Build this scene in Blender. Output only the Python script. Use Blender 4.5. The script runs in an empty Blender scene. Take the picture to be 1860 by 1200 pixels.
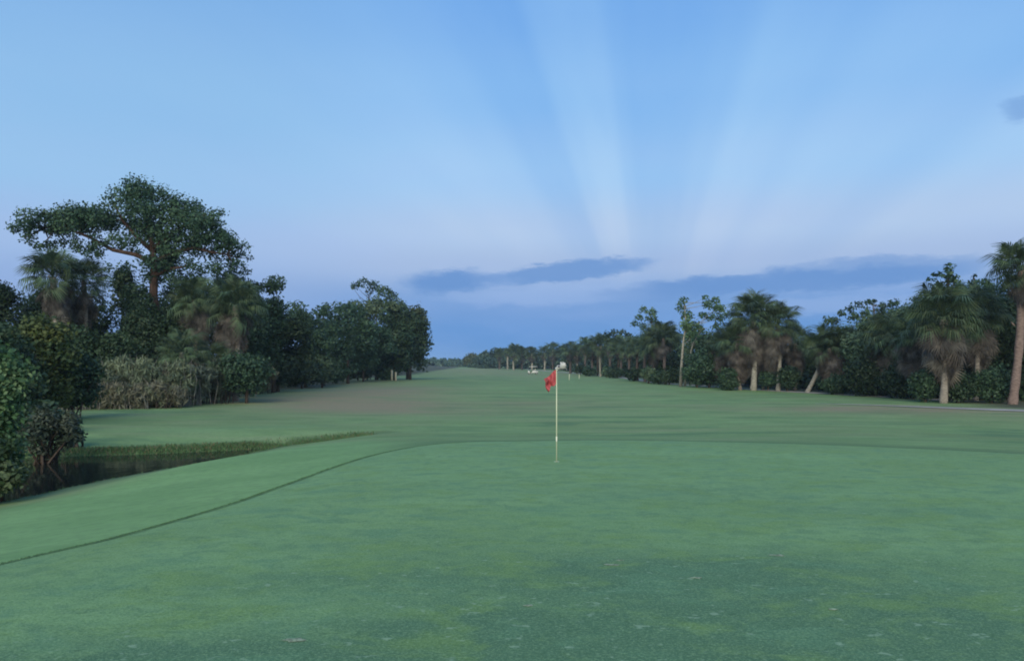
import bpy, math, random
import numpy as np
from mathutils import Vector, Matrix

C = bpy.data.collections.new('place')
bpy.context.scene.collection.children.link(C)
sc = bpy.context.scene
rad = math.radians

# ------------------------------------------------------------------ camera
F, CX, HY, CAMZ = 1400.0, 930.0, 657.0, 3.1       # focal length and horizon in photo pixels
cam_d = bpy.data.cameras.new('camera')
cam = bpy.data.objects.new('camera', cam_d)
C.objects.link(cam)
cam_d.sensor_width = 36.0
cam_d.lens = 36.0 * F / 1860.0
cam_d.shift_y = (HY - 600.0) / 1860.0
cam_d.clip_start = 0.1
cam_d.clip_end = 12000.0
cam.location = (0, 0, CAMZ)
cam.rotation_euler = (rad(90), 0, 0)
sc.camera = cam

# ------------------------------------------------------------------ sky: dusk, the sun low behind the camera
SUN_AZ, SUN_EL = rad(190.0), rad(2.7)
world = bpy.data.worlds.new('World')
sc.world = world
world.use_nodes = True
nt = world.node_tree
for n in list(nt.nodes):
    nt.nodes.remove(n)


class NG:
    """small helper to write node maths"""
    def __init__(s, tree): s.t = tree
    def _in(s, node, i, v):
        if v is None: return
        if isinstance(v, bpy.types.NodeSocket): s.t.links.new(v, node.inputs[i])
        else: node.inputs[i].default_value = v
    def m(s, op, a, b=None, c=None, clamp=False):
        n = s.t.nodes.new('ShaderNodeMath'); n.operation = op; n.use_clamp = clamp
        s._in(n, 0, a); s._in(n, 1, b); s._in(n, 2, c)
        return n.outputs[0]
    def smooth(s, v, a, b, lo=0.0, hi=1.0):
        n = s.t.nodes.new('ShaderNodeMapRange'); n.interpolation_type = 'SMOOTHSTEP'
        s._in(n, 0, v); s._in(n, 1, a); s._in(n, 2, b); s._in(n, 3, lo); s._in(n, 4, hi)
        return n.outputs[0]
    def ramp(s, v, stops, interp='B_SPLINE'):
        n = s.t.nodes.new('ShaderNodeValToRGB'); n.color_ramp.interpolation = interp
        cr = n.color_ramp
        while len(cr.elements) < len(stops): cr.elements.new(0.5)
        for e, (p, c) in zip(cr.elements, stops):
            e.position = p; e.color = (c, c, c, 1) if isinstance(c, (int, float)) else (*c, 1)
        s._in(n, 0, v)
        return n.outputs[0]
    def mix(s, f, a, b, blend='MIX'):
        n = s.t.nodes.new('ShaderNodeMix'); n.data_type = 'RGBA'; n.blend_type = blend
        s._in(n, 0, f)
        for i, v in ((6, a), (7, b)):
            if isinstance(v, (tuple, list)): n.inputs[i].default_value = (*v[:3], 1)
            else: s._in(n, i, v)
        return n.outputs[2]
    def noise(s, vec, scale, detail=4, rough=0.5, dist=0.0):
        n = s.t.nodes.new('ShaderNodeTexNoise')
        s._in(n, 'Vector', vec); n.inputs['Scale'].default_value = scale
        n.inputs['Detail'].default_value = detail; n.inputs['Roughness'].default_value = rough
        n.inputs['Distortion'].default_value = dist
        return n.outputs['Fac']
    def mapping(s, vec, scale=(1, 1, 1), loc=(0, 0, 0), rot=(0, 0, 0)):
        n = s.t.nodes.new('ShaderNodeMapping'); s._in(n, 'Vector', vec)
        n.inputs['Scale'].default_value = scale; n.inputs['Location'].default_value = loc
        n.inputs['Rotation'].default_value = rot
        return n.outputs[0]
    def comb(s, x, y, z):
        n = s.t.nodes.new('ShaderNodeCombineXYZ')
        s._in(n, 0, x); s._in(n, 1, y); s._in(n, 2, z)
        return n.outputs[0]
    def attr(s, name):
        n = s.t.nodes.new('ShaderNodeAttribute'); n.attribute_name = name
        return n.outputs['Fac']


def srgb(r, g, b):
    f = lambda v: (v / 255 / 12.92) if v / 255 <= 0.04045 else ((v / 255 + 0.055) / 1.055) ** 2.4
    return (f(r), f(g), f(b))


def build_sky():
    g = NG(nt)
    tc = nt.nodes.new('ShaderNodeTexCoord')
    sep = nt.nodes.new('ShaderNodeSeparateXYZ')
    nt.links.new(tc.outputs['Generated'], sep.inputs[0])
    X, Y, Z = sep.outputs
    el = g.m('MULTIPLY', g.m('ARCSINE', Z), 180 / math.pi)                      # degrees
    az = g.m('MULTIPLY', g.m('ARCTAN2', X, Y), 180 / math.pi)
    # colour by elevation; two ramps, left and right of the ray centre
    e01 = g.m('DIVIDE', g.m('ADD', el, 5.0), 95.0, clamp=True)
    P = lambda e: (e + 5) / 95.0
    base = g.ramp(e01, [
        (0.0, srgb(80, 142, 208)),
        (P(0.5), srgb(84, 144, 209)),
        (P(2.2), srgb(88, 146, 212)),
        (P(4.2), srgb(106, 152, 213)),
        (P(7.0), srgb(158, 183, 223)),
        (P(9.5), srgb(169, 196, 232)),
        (P(13.5), srgb(155, 197, 240)),
        (P(19.0), srgb(136, 186, 238)),
        (P(25.0), srgb(121, 174, 234)),
        (P(45.0), srgb(96, 150, 220)),
        (1.0, srgb(76, 130, 204))], 'EASE')
    left = g.ramp(e01, [
        (0.0, srgb(86, 138, 202)),
        (P(2.0), srgb(112, 152, 210)),
        (P(5.0), srgb(136, 168, 218)),
        (P(8.0), srgb(154, 184, 228)),
        (P(12.0), srgb(146, 190, 233)),
        (P(17.0), srgb(138, 186, 232)),
        (P(25.0), srgb(122, 173, 228)),
        (P(45.0), srgb(96, 150, 220)),
        (1.0, srgb(76, 130, 204))], 'EASE')
    lf = g.smooth(az, -3.0, -22.0)
    col = g.mix(lf, base, left)
    # anticrepuscular rays: planes through the line sun - antisolar point
    A = Vector((math.sin(SUN_AZ + math.pi) * math.cos(-SUN_EL), math.cos(SUN_AZ + math.pi) * math.cos(SUN_EL), math.sin(-SUN_EL))).normalized()
    R = A.cross(Vector((0, 0, 1))).normalized()
    U = R.cross(A).normalized()
    def dot(v):
        n = nt.nodes.new('ShaderNodeVectorMath'); n.operation = 'DOT_PRODUCT'
        nt.links.new(tc.outputs['Generated'], n.inputs[0]); n.inputs[1].default_value = v
        return n.outputs['Value']
    dr, du = dot(R), dot(U)
    th = g.m('MULTIPLY', g.m('ARCTAN2', dr, du), 180 / math.pi)
    t01 = g.m('ADD', g.m('DIVIDE', th, 180.0), 0.5, clamp=True)
    T = lambda a: a / 180 + 0.5
    rays = g.ramp(t01, [(T(-90), .5), (T(-62), .58), (T(-48), .60), (T(-38), .64), (T(-31), .54), (T(-25), .32), (T(-19), .28),
                        (T(-16), .58), (T(-12), .70), (T(-8), .66), (T(-5), .40), (T(-2.5), .30), (T(2), .30), (T(8), .33), (T(13), .42),
                        (T(18), .70), (T(23), .66), (T(28), .52), (T(34), .62), (T(41), .52), (T(47), .38), (T(54), .60), (T(66), .56), (T(90), .5)][:32], 'EASE')
    rf = g.m('MULTIPLY', g.smooth(el, 3.5, 10.0), g.smooth(el, 45.0, 22.0, 0.25, 1.0))
    rf = g.m('MULTIPLY', rf, g.smooth(Y, 0.0, 0.5))
    rf = g.m('MULTIPLY', rf, g.smooth(g.noise(g.comb(g.m('MULTIPLY', th, .12), g.m('MULTIPLY', el, .10), 1.0), 1.0, 4, .55), .25, .7, .6, 1.25))
    ra = g.m('MULTIPLY', g.m('SUBTRACT', rays, 0.5), rf)
    # brighter ray: r,g rise more than blue
    rcol = g.comb(g.m('MULTIPLY_ADD', ra, 0.60, 1.0), g.m('MULTIPLY_ADD', ra, 0.32, 1.0), g.m('MULTIPLY_ADD', ra, 0.08, 1.0))
    col = g.mix(1.0, col, rcol, 'MULTIPLY')
    # faint uneven veil
    ae = g.comb(g.m('MULTIPLY', az, 0.1), g.m('MULTIPLY', el, 0.32), 0.0)
    veil = g.noise(ae, 0.9, 4, 0.5, 0.3)
    col = g.mix(g.m('MULTIPLY', g.smooth(veil, 0.35, 0.75), g.smooth(el, 25.0, 3.0, 0.03, 0.22)), col, srgb(160, 186, 236))
    # distant cloud banks, each an uneven lens
    w1 = g.noise(g.comb(g.m('MULTIPLY', az, 0.28), g.m('MULTIPLY', el, 0.9), 3.1), 1.0, 7, 0.66)
    w2 = g.noise(g.comb(g.m('MULTIPLY', az, 0.28), g.m('MULTIPLY', el, 0.9), 9.7), 1.3, 8, 0.68)
    azw = g.m('ADD', az, g.m('MULTIPLY', g.m('SUBTRACT', w1, 0.5), 4.0))
    elw = g.m('ADD', el, g.m('MULTIPLY', g.m('SUBTRACT', w2, 0.5), 1.8))
    def lens(a0, e0, ra_, re_, tilt, soft=0.55):
        da = g.m('SUBTRACT', azw, a0); de = g.m('SUBTRACT', elw, e0)
        de = g.m('SUBTRACT', de, g.m('MULTIPLY', da, tilt))
        q = g.m('ADD', g.m('POWER', g.m('ABSOLUTE', g.m('DIVIDE', da, ra_)), 2.0), g.m('POWER', g.m('ABSOLUTE', g.m('DIVIDE', de, re_)), 2.0))
        return g.smooth(q, 1.0 + soft * 1.35, 1.0 - soft)
    dark = [(lens(4.2, 6.7, 5.6, 0.62, 0.09), 0.85), (lens(-4.6, 5.9, 3.0, 0.8, 0.05, .8), 0.95), (lens(20.0, 5.6, 9.5, 0.72, 0.02), 0.85),
            (lens(25.0, 6.2, 6.0, 0.85, 0.0), 0.6), (lens(13.0, 5.2, 5.5, 0.6, 0.05, .8), 0.55),
            (lens(34.2, 15.3, 1.5, 0.7, 0.1, .8), 0.5)]
    light = [(lens(3.0, 4.9, 7.0, 0.65, 0.03, .9), 0.5), (lens(-0.8, 6.2, 1.2, 0.5, 0.1, .9), 0.45), (lens(23.0, 3.9, 8.0, 0.5, 0.02, .9), 0.4),
             (lens(7.0, 5.9, 4.0, 0.5, 0.05, .9), 0.3)]
    for f, k in light: col = g.mix(g.m('MULTIPLY', f, k), col, srgb(150, 180, 228))
    for f, k in dark: col = g.mix(g.m('MULTIPLY', f, k), col, srgb(94, 142, 206))
    # the sunset side of the sky, behind the camera: warmer and brighter, smooth
    west = g.smooth(g.m('MULTIPLY', Y, -1.0), -0.25, 1.0)
    lowb = g.smooth(el, 70.0, 0.0, 0.15, 1.0)
    wcol = g.mix(1.0, col, (3.6, 2.4, 1.4), 'MULTIPLY')
    col = g.mix(g.m('MULTIPLY', west, lowb), col, wcol)
    bg = nt.nodes.new('ShaderNodeBackground')
    nt.links.new(col, bg.inputs[0]); bg.inputs[1].default_value = 1.0
    sky = nt.nodes.new('ShaderNodeTexSky'); sky.sky_type = 'NISHITA'; sky.sun_disc = False
    sky.sun_elevation = SUN_EL; sky.sun_rotation = SUN_AZ
    bg2 = nt.nodes.new('ShaderNodeBackground'); bg2.inputs[1].default_value = 0.012
    nt.links.new(sky.outputs[0], bg2.inputs[0])
    add = nt.nodes.new('ShaderNodeAddShader'); nt.links.new(bg.outputs[0], add.inputs[0]); nt.links.new(bg2.outputs[0], add.inputs[1])
    out = nt.nodes.new('ShaderNodeOutputWorld'); nt.links.new(add.outputs[0], out.inputs[0])


build_sky()
sun_d = bpy.data.lights.new('sun', 'SUN')
sun_d.energy = 4.0; sun_d.angle = rad(50); sun_d.color = (1.0, 0.88, 0.66)
sun = bpy.data.objects.new('sun', sun_d); C.objects.link(sun)
s_el = rad(26.0)                                                                  # centre of the glow left by the low sun
sdir = Vector((math.sin(SUN_AZ) * math.cos(s_el), math.cos(SUN_AZ) * math.cos(s_el), math.sin(s_el)))
sun.rotation_euler = sdir.to_track_quat('Z', 'Y').to_euler()
vs = sc.view_settings
vs.view_transform = 'Standard'; vs.look = 'None'; vs.gamma = 1.0; vs.use_curve_mapping = False; vs.exposure = 0.0
sc.cycles.use_denoising = True
sc.cycles.max_bounces = 6
sc.cycles.transparent_max_bounces = 8
sc.cycles.filter_width = 1.9

# ------------------------------------------------------------------ helpers
rng = np.random.default_rng(11)
random.seed(5)


def tag(o, label=None, cat=None, group=None, kind=None):
    if label: o['label'] = label
    if cat: o['category'] = cat
    if group: o['group'] = group
    if kind: o['kind'] = kind
    return o


def empty(name, loc=(0, 0, 0), rz=0.0):
    o = bpy.data.objects.new(name, None); C.objects.link(o)
    o.location = loc; o.rotation_euler = (0, 0, rz); o.empty_display_size = 0.3
    return o


def mesh_np(name, verts, faces, mat=None, attrs=None, smooth=False):
    """verts (n,3); faces a list of (k,m) index arrays with the same corner count each"""
    me = bpy.data.meshes.new(name)
    verts = np.asarray(verts, np.float32)
    me.vertices.add(len(verts)); me.vertices.foreach_set('co', verts.ravel())
    if not isinstance(faces, list): faces = [faces]
    faces = [np.asarray(f, np.int32) for f in faces if len(f)]
    nl = sum(f.size for f in faces); nf = sum(len(f) for f in faces)
    me.loops.add(nl); me.polygons.add(nf)
    me.loops.foreach_set('vertex_index', np.concatenate([f.ravel() for f in faces]))
    tot = np.concatenate([np.full(len(f), f.shape[1], np.int32) for f in faces])
    st = np.concatenate([[0], np.cumsum(tot)[:-1]]).astype(np.int32)
    me.polygons.foreach_set('loop_start', st)
    try: me.polygons.foreach_set('loop_total', tot)
    except Exception: pass
    if smooth: me.polygons.foreach_set('use_smooth', np.ones(nf, bool))
    if attrs:
        for k, v in attrs.items():
            a = me.attributes.new(k, 'FLOAT', 'POINT'); a.data.foreach_set('value', np.asarray(v, np.float32))
    me.update(calc_edges=True); me.validate()
    if mat: me.materials.append(mat)
    return me


def link(name, me, parent=None, loc=None, rot=None):
    o = bpy.data.objects.new(name, me); C.objects.link(o)
    if parent: o.parent = parent
    if loc is not None: o.location = loc
    if rot is not None: o.rotation_euler = rot
    return o


def copy_tree(o, parent=None):
    c = o.copy(); C.objects.link(c); c.parent = parent
    for ch in [k for k in o.children]:
        copy_tree(ch, c)
    return c


class MB:
    """collects boxes, tubes and plates into one mesh"""
    def __init__(s): s.v = []; s.q = []; s.t = []; s.n = 0; s.a = []
    def add(s, v, quads=(), tris=(), a=0.0):
        v = np.asarray(v, float).reshape(-1, 3)
        for f in quads: s.q.append([i + s.n for i in f])
        for f in tris: s.t.append([i + s.n for i in f])
        s.v.append(v); s.n += len(v); s.a.append(np.full(len(v), a))
    def tube(s, pts, rads, seg=8, cap=True, a=0.0):
        pts = [Vector(p) for p in pts]; rings = []
        up = Vector((0.31, 0.95, 0.05))
        for i, p in enumerate(pts):
            d = (pts[min(i + 1, len(pts) - 1)] - pts[max(i - 1, 0)]).normalized()
            x = d.cross(up)
            if x.length < 1e-3: x = d.cross(Vector((1, 0, 0)))
            x.normalize(); y = d.cross(x).normalized()
            rings += [p + (x * math.cos(2 * math.pi * k / seg) + y * math.sin(2 * math.pi * k / seg)) * rads[i] for k in range(seg)]
        q = [(i * seg + k, i * seg + (k + 1) % seg, (i + 1) * seg + (k + 1) % seg, (i + 1) * seg + k) for i in range(len(pts) - 1) for k in range(seg)]
        t = []
        if cap:
            rings.append(pts[0]); rings.append(pts[-1]); n = len(pts) * seg
            t = [(n, (k + 1) % seg, k) for k in range(seg)] + [(n + 1, n - seg + k, n - seg + (k + 1) % seg) for k in range(seg)]
        s.add([tuple(r) for r in rings], q, t, a)
    def box(s, x0, x1, y0, y1, z0, z1):
        v = [(x, y, z) for z in (z0, z1) for y in (y0, y1) for x in (x0, x1)]
        s.add(v, [(0, 2, 3, 1), (4, 5, 7, 6), (0, 1, 5, 4), (2, 6, 7, 3), (0, 4, 6, 2), (1, 3, 7, 5)])
    def prism(s, poly, y0, y1):
        """polygon in x,z swept along y"""
        n = len(poly)
        v = [(p[0], y0, p[1]) for p in poly] + [(p[0], y1, p[1]) for p in poly]
        s.add(v, [(k, (k + 1) % n, n + (k + 1) % n, n + k) for k in range(n)],
              [(0, k + 1, k) for k in range(1, n - 1)] + [(n, n + k, n + k + 1) for k in range(1, n - 1)])
    def mesh(s, name, mat, smooth=False, bevel=0):
        return mesh_np(name, np.concatenate(s.v), [np.array(s.q, int).reshape(-1, 4), np.array(s.t, int).reshape(-1, 3)], mat,
                       {'tint': np.concatenate(s.a)}, smooth)


def W(px, py, d):
    """photo pixel at depth d -> world x and z"""
    return (px - CX) / F * d, CAMZ - (py - HY) / F * d


# ------------------------------------------------------------------ materials
MATS = {}


def leaf_mat(name, a, b, c=None, transl=0.16, rough=0.6):
    m = bpy.data.materials.new(name); m.use_nodes = True; t = m.node_tree
    for n in list(t.nodes): t.nodes.remove(n)
    g = NG(t)
    v = g.attr('tint'); cl = g.attr('clump')
    oi = t.nodes.new('ShaderNodeObjectInfo')
    col = g.mix(v, a, b)
    col = g.mix(g.m('MULTIPLY', g.smooth(cl, 0.45, 1.0), 0.75), col, c or b)
    hsv = t.nodes.new('ShaderNodeHueSaturation')
    g._in(hsv, 'Color', col); g._in(hsv, 'Value', g.m('MULTIPLY_ADD', oi.outputs['Random'], 0.7, 0.65))
    g._in(hsv, 'Hue', g.m('MULTIPLY_ADD', oi.outputs['Random'], 0.03, 0.485))
    p = t.nodes.new('ShaderNodeBsdfPrincipled'); g._in(p, 'Base Color', hsv.outputs[0])
    p.inputs['Roughness'].default_value = rough; p.inputs['Specular IOR Level'].default_value = 0.25
    tr = t.nodes.new('ShaderNodeBsdfTranslucent'); g._in(tr, 0, hsv.outputs[0])
    mx = t.nodes.new('ShaderNodeMixShader'); mx.inputs[0].default_value = transl
    t.links.new(p.outputs[0], mx.inputs[1]); t.links.new(tr.outputs[0], mx.inputs[2])
    o = t.nodes.new('ShaderNodeOutputMaterial'); t.links.new(mx.outputs[0], o.inputs[0])
    MATS[name] = m
    return m


def solid(name, col, rough=0.7, spec=0.3, noise=0.0, scale=8.0, metal=0.0, stretch=(1, 1, 1), bump=0.0, col2=None):
    m = bpy.data.materials.new(name); m.use_nodes = True; t = m.node_tree
    g = NG(t); p = t.nodes['Principled BSDF']
    p.inputs['Roughness'].default_value = rough; p.inputs['Specular IOR Level'].default_value = spec; p.inputs['Metallic'].default_value = metal
    tc = t.nodes.new('ShaderNodeTexCoord')
    mp = g.mapping(tc.outputs['Object'], stretch)
    n = g.noise(mp, scale, 5, 0.6)
    c2 = col2 or tuple(v * (1 - noise) for v in col)
    g._in(p, 'Base Color', g.mix(g.smooth(n, 0.35, 0.65), c2, col))
    if bump:
        b = t.nodes.new('ShaderNodeBump'); g._in(b, 'Height', n); b.inputs['Strength'].default_value = bump; b.inputs['Distance'].default_value = 0.05
        t.links.new(b.outputs[0], p.inputs['Normal'])
    MATS[name] = m
    return m


leaf_mat('oak_leaf', (.013, .033, .020), (.028, .060, .032), (.042, .082, .040))
leaf_mat('olive_leaf', (.034, .068, .040), (.064, .112, .066), (.085, .128, .075))
leaf_mat('pine_needle', (.014, .038, .024), (.030, .066, .036), (.046, .088, .044), transl=.12)
leaf_mat('pale_needle', (.036, .080, .046), (.070, .135, .068), (.10, .175, .085), transl=.25)
leaf_mat('yellow_leaf', (.030, .064, .026), (.062, .105, .034), (.105, .140, .042))
leaf_mat('bright_leaf', (.020, .050, .022), (.044, .092, .036), (.10, .155, .080))
leaf_mat('rust_leaf', (.030, .050, .026), (.056, .074, .034), (.070, .074, .036))
leaf_mat('brush_green', (.070, .105, .070), (.130, .172, .115), (.15, .19, .12))
leaf_mat('brush_brown', (.072, .080, .055), (.135, .130, .095), (.120, .150, .095))
leaf_mat('brush_grey', (.040, .060, .048), (.080, .102, .080), (.095, .12, .09))
leaf_mat('twiggy', (.020, .036, .026), (.042, .062, .042), (.06, .07, .055))
leaf_mat('far_leaf', (.022, .050, .040), (.042, .078, .058), (.05, .085, .06))  # bluer and lighter than the near oaks: distance haze tinted into the leaf colour
leaf_mat('palm_green', (.034, .066, .036), (.080, .118, .064), (.12, .135, .07))
leaf_mat('palm_dead', (.040, .038, .036), (.100, .088, .080), (.17, .148, .135), transl=.1)
leaf_mat('palm_grey', (.042, .042, .040), (.095, .092, .086), (.15, .14, .13), transl=.1)
leaf_mat('bank_grass', (.040, .095, .040), (.085, .165, .070), (.13, .11, .07))
solid('bark_dark', (.075, .060, .052), .9, .1, .5, 6, stretch=(1, 1, .3), bump=.6)
solid('bark_red', (.150, .090, .070), .9, .1, .5, 5, stretch=(1, 1, .35), bump=.7)
solid('bark_red_dark', (.080, .052, .042), .9, .1, .5, 5, stretch=(1, 1, .35), bump=.7)
solid('bark_pale', (.25, .245, .22), .85, .1, .45, 5, stretch=(1, 1, 1.8), bump=.6)
solid('bark_palm', (.235, .215, .195), .9, .1, .5, 4, stretch=(1, 1, 3.5), bump=.8)
solid('bark_palm_dark', (.105, .088, .085), .9, .1, .5, 4, stretch=(1, 1, 3.5), bump=.8)
solid('bark_palm_warm', (.19, .145, .135), .9, .1, .5, 4, stretch=(1, 1, 3.5), bump=.8)
solid('white_paint', (.50, .52, .52), .4, .5, .12, 3)
solid('pole_paint', (.42, .47, .34), .4, .5, .10, 3)
solid('ferrule_white', (.62, .64, .55), .35, .5, .05, 3)
solid('flag_red', (.33, .075, .085), .8, .1, .3, 14, col2=(.27, .05, .06))
solid('dark_glass', (.02, .025, .03), .1, .5, .2, 3)
solid('rubber', (.02, .02, .022), .8, .2, .3, 8)
solid('seat_vinyl', (.42, .40, .34), .6, .3, .2, 8)
solid('cup_white', (.7, .7, .68), .5, .4, .1, 4)
solid('post_wood', (.40, .39, .32), .8, .2, .3, 8, stretch=(1, 1, .3))
solid('stake_white', (.62, .64, .52), .6, .3, .2, 6)
solid('path', (.36, .35, .33), .85, .2, .35, .6, bump=.1)

# ------------------------------------------------------------------ terrain
def on_green(px, py):
    d = 10.0
    for _ in range(30): d = (CAMZ - (1.4 - .026 * d)) * F / (py - HY)
    return ((px - CX) / F * d, d)


GREEN = [(-6.6, 1.5), (-5.9, 4.5)] + [on_green(*p) for p in [(0, 1012), (200, 968), (330, 934), (440, 902), (540, 868), (630, 837), (700, 818), (770, 806), (850, 799.5)]] + [(0.2, 22.7), (2.6, 23.1), (5.5, 22.6),
         (8.9, 21.3), (12.4, 18.8), (15.6, 15.0), (17.3, 9.0), (16.2, 2.0), (12.5, -4.0), (6.0, -8.0), (0.0, -8.5), (-4.6, -6.0), (-6.3, -2.5)]
POND = [(-15.0, 11.8), (-13.4, 15.9), (-12.3, 18.4), (-11.7, 21.4), (-10.8, 24.3), (-9.9, 27.3), (-9.3, 30.0), (-9.0, 31.5), (-9.7, 31.8), (-11.6, 30.9), (-14.3, 29.7),
        (-17.0, 29.0), (-21.5, 27.0), (-25.0, 22.0), (-26.0, 15.0), (-22.0, 9.5), (-17.5, 9.8)]
WATER_Z = -0.45


def catmull(P, n=10):
    out = []; m = len(P)
    for i in range(m):
        p0, p1, p2, p3 = [np.array(P[(i + k) % m], float) for k in (-1, 0, 1, 2)]
        for t in np.linspace(0, 1, n, endpoint=False):
            out.append(0.5 * ((2 * p1) + (-p0 + p2) * t + (2 * p0 - 5 * p1 + 4 * p2 - p3) * t ** 2 + (-p0 + 3 * p1 - 3 * p2 + p3) * t ** 3))
    return np.array(out)


GP = catmull(GREEN, 8); PP = catmull(POND, 6)


def sdist(P, x, y):
    """signed distance to a closed polygon, negative inside"""
    x = np.asarray(x, float); y = np.asarray(y, float)
    best = np.full(x.shape, 1e9); inside = np.zeros(x.shape, bool)
    for i in range(len(P)):
        ax, ay = P[i]; bx, by = P[(i + 1) % len(P)]
        dx, dy = bx - ax, by - ay
        t = np.clip(((x - ax) * dx + (y - ay) * dy) / (dx * dx + dy * dy + 1e-12), 0, 1)
        best = np.minimum(best, np.hypot(x - ax - t * dx, y - ay - t * dy))
        c = ((ay > y) != (by > y)) & (x < (bx - ax) * (y - ay) / (by - ay + 1e-12) + ax)
        inside ^= c
    return np.where(inside, -best, best)


def sstep(a, b, v):
    t = np.clip((v - a) / (b - a), 0, 1); return t * t * (3 - 2 * t)


def seg_d(x, y, a, b):
    dx, dy = b[0] - a[0], b[1] - a[1]
    t = np.clip(((x - a[0]) * dx + (y - a[1]) * dy) / (dx * dx + dy * dy), 0, 1)
    return np.hypot(x - a[0] - t * dx, y - a[1] - t * dy), t


def terrain(x, y):
    x = np.asarray(x, float); y = np.asarray(y, float)
    near = (np.abs(x) < 60) & (y < 80) & (y > -50)
    dg = np.full(x.shape, 99.0); dp = np.full(x.shape, 99.0)
    dg[near] = sdist(GP, x[near], y[near]); dp[near] = sdist(PP, x[near], y[near])
    zg = 1.4 - 0.026 * np.clip(y, -12, 30)
    back = sstep(16, 22, y)
    wd = 9.5 + 4.5 * back + 10 * sstep(4, 14, x)
    und = 0.09 * np.sin(x * 0.11 + 1.3) * np.sin(y * 0.075 + .4) + 0.06 * np.sin(x * 0.05 - y * .13)
    und = und * sstep(3, 18, dg) * (1 - sstep(120, 300, y))
    h = zg * (1 - sstep(-0.2, 1.0, dg / wd)) + und
    # pond: banks fall to below the water
    h = np.where(dp < 4, h * sstep(-0.5, 4, dp) + (-0.22) * (1 - sstep(-0.5, 4, dp)), h)
    h = h - 0.32 * (1 - sstep(-0.35, 0.35, dp)) - 0.7 * (1 - sstep(-4, 0.0, dp))
    # shallow ditch that runs on from the pond's end
    dd, t = seg_d(x, y, (-9.3, 31.7), (-5.5, 33.6))
    h = h - 0.30 * (1 - 0.8 * t) * (1 - sstep(0.0, 1.5, dd))
    # wood floors rise a little at the sides, the land at the far end a little too
    h = h + 0.5 * sstep(30, 70, np.abs(x) - 6) * sstep(20, 80, y)
    return h


def tz(x, y): return float(terrain(np.array([x]), np.array([y]))[0])


def axis(dense, lo, hi, grow=1.09):
    """coordinates: dense = [(a,b,step),...] contiguous, growing outward to lo and hi"""
    c = []
    for a, b, s in dense: c += list(np.arange(a, b, s))
    c.append(dense[-1][1])
    s = dense[-1][2]
    while c[-1] < hi: s *= grow; c.append(c[-1] + s)
    s = dense[0][2]; pre = [c[0]]
    while pre[-1] > lo: s *= grow; pre.append(pre[-1] - s)
    return np.array(pre[::-1][:-1] + c)


def blob(x, y, cx, cy, rx, ry, rot=0.0):
    c, s = math.cos(rot), math.sin(rot)
    u = ((x - cx) * c + (y - cy) * s) / rx; v = (-(x - cx) * s + (y - cy) * c) / ry
    return np.exp(-(u * u + v * v))


xs = axis([(-60, -20, 1.0), (-20, -2, .28), (-2, 20, .5), (20, 60, 1.0)], -1500, 1500, 1.12)
ys = axis([(-14, 10, .6), (10, 36, .28), (36, 110, .8)], -300, 2400, 1.07)
GX, GY = np.meshgrid(xs, ys)
gx, gy = GX.ravel(), GY.ravel()
gz = terrain(gx, gy)
nx, ny = len(xs), len(ys)
ii = np.arange(nx * ny).reshape(ny, nx)
quads = np.stack([ii[:-1, :-1], ii[:-1, 1:], ii[1:, 1:], ii[1:, :-1]], -1).reshape(-1, 4)
nearm = (np.abs(gx) < 60) & (gy < 80) & (gy > -50)
adg = np.full(gx.shape, 99.0); adp = np.full(gx.shape, 99.0)
adg[nearm] = sdist(GP, gx[nearm], gy[nearm]); adp[nearm] = sdist(PP, gx[nearm], gy[nearm])
brown = (1.0 * blob(gx, gy, -14.5, 80, 7.5, 24, 0.05) + .95 * blob(gx, gy, -11, 56, 6, 8, .3) + .5 * blob(gx, gy, -21, 62, 4, 6) + .35 * blob(gx, gy, -5, 49, 6, 4)
         + .95 * blob(gx, gy, 24, 49, 8, 4.5, -.2) + .35 * blob(gx, gy, 8, 200, 25, 40) + .55 * blob(gx, gy, -14, 300, 20, 90) + .5 * blob(gx, gy, -24, 120, 6, 30)
         + .4 * blob(gx, gy, 2.5, 60, 6, 7) + .45 * blob(gx, gy, 32, 40, 8, 5))
lightm = (.8 * blob(gx, gy, -3, 43, 5, 2.5, .1) + .6 * blob(gx, gy, 4, 47, 6, 2, -.1) + .5 * blob(gx, gy, -2, 34, 5, 2.0) + .5 * blob(gx, gy, -12, 36, 6, 3)
          + .4 * blob(gx, gy, 14, 38, 7, 2.5) + .5 * blob(gx, gy, 5, 90, 12, 10) + .5 * blob(gx, gy, -14.5, 34, 7, 1.8))
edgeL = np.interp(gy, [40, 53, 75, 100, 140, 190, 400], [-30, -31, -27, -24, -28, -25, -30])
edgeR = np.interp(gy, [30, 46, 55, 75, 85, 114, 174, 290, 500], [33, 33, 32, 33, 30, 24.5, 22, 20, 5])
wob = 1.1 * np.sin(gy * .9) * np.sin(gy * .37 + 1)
wood = np.maximum(sstep(-2.5, 2.0, edgeL - gx + wob), sstep(-2.2, 1.8, gx - edgeR + wob)) * sstep(34, 48, gy)  # dark leaf litter; its widened fringe also paints contact shade along the tree lines
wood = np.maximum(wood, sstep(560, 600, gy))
dd1, tt1 = seg_d(gx, gy, (-14.5, 31.3), (-9.0, 32.9)); dd2, tt2 = seg_d(gx, gy, (-9.0, 32.6), (-5.6, 33.9))
bank = np.maximum(1 - sstep(0.0, 1.1, adp), 0) * .9
ditch = (1 - sstep(.1, 1.0, dd2)) * (1 - tt2 * .5)
bank = np.maximum(bank, ditch)


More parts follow.
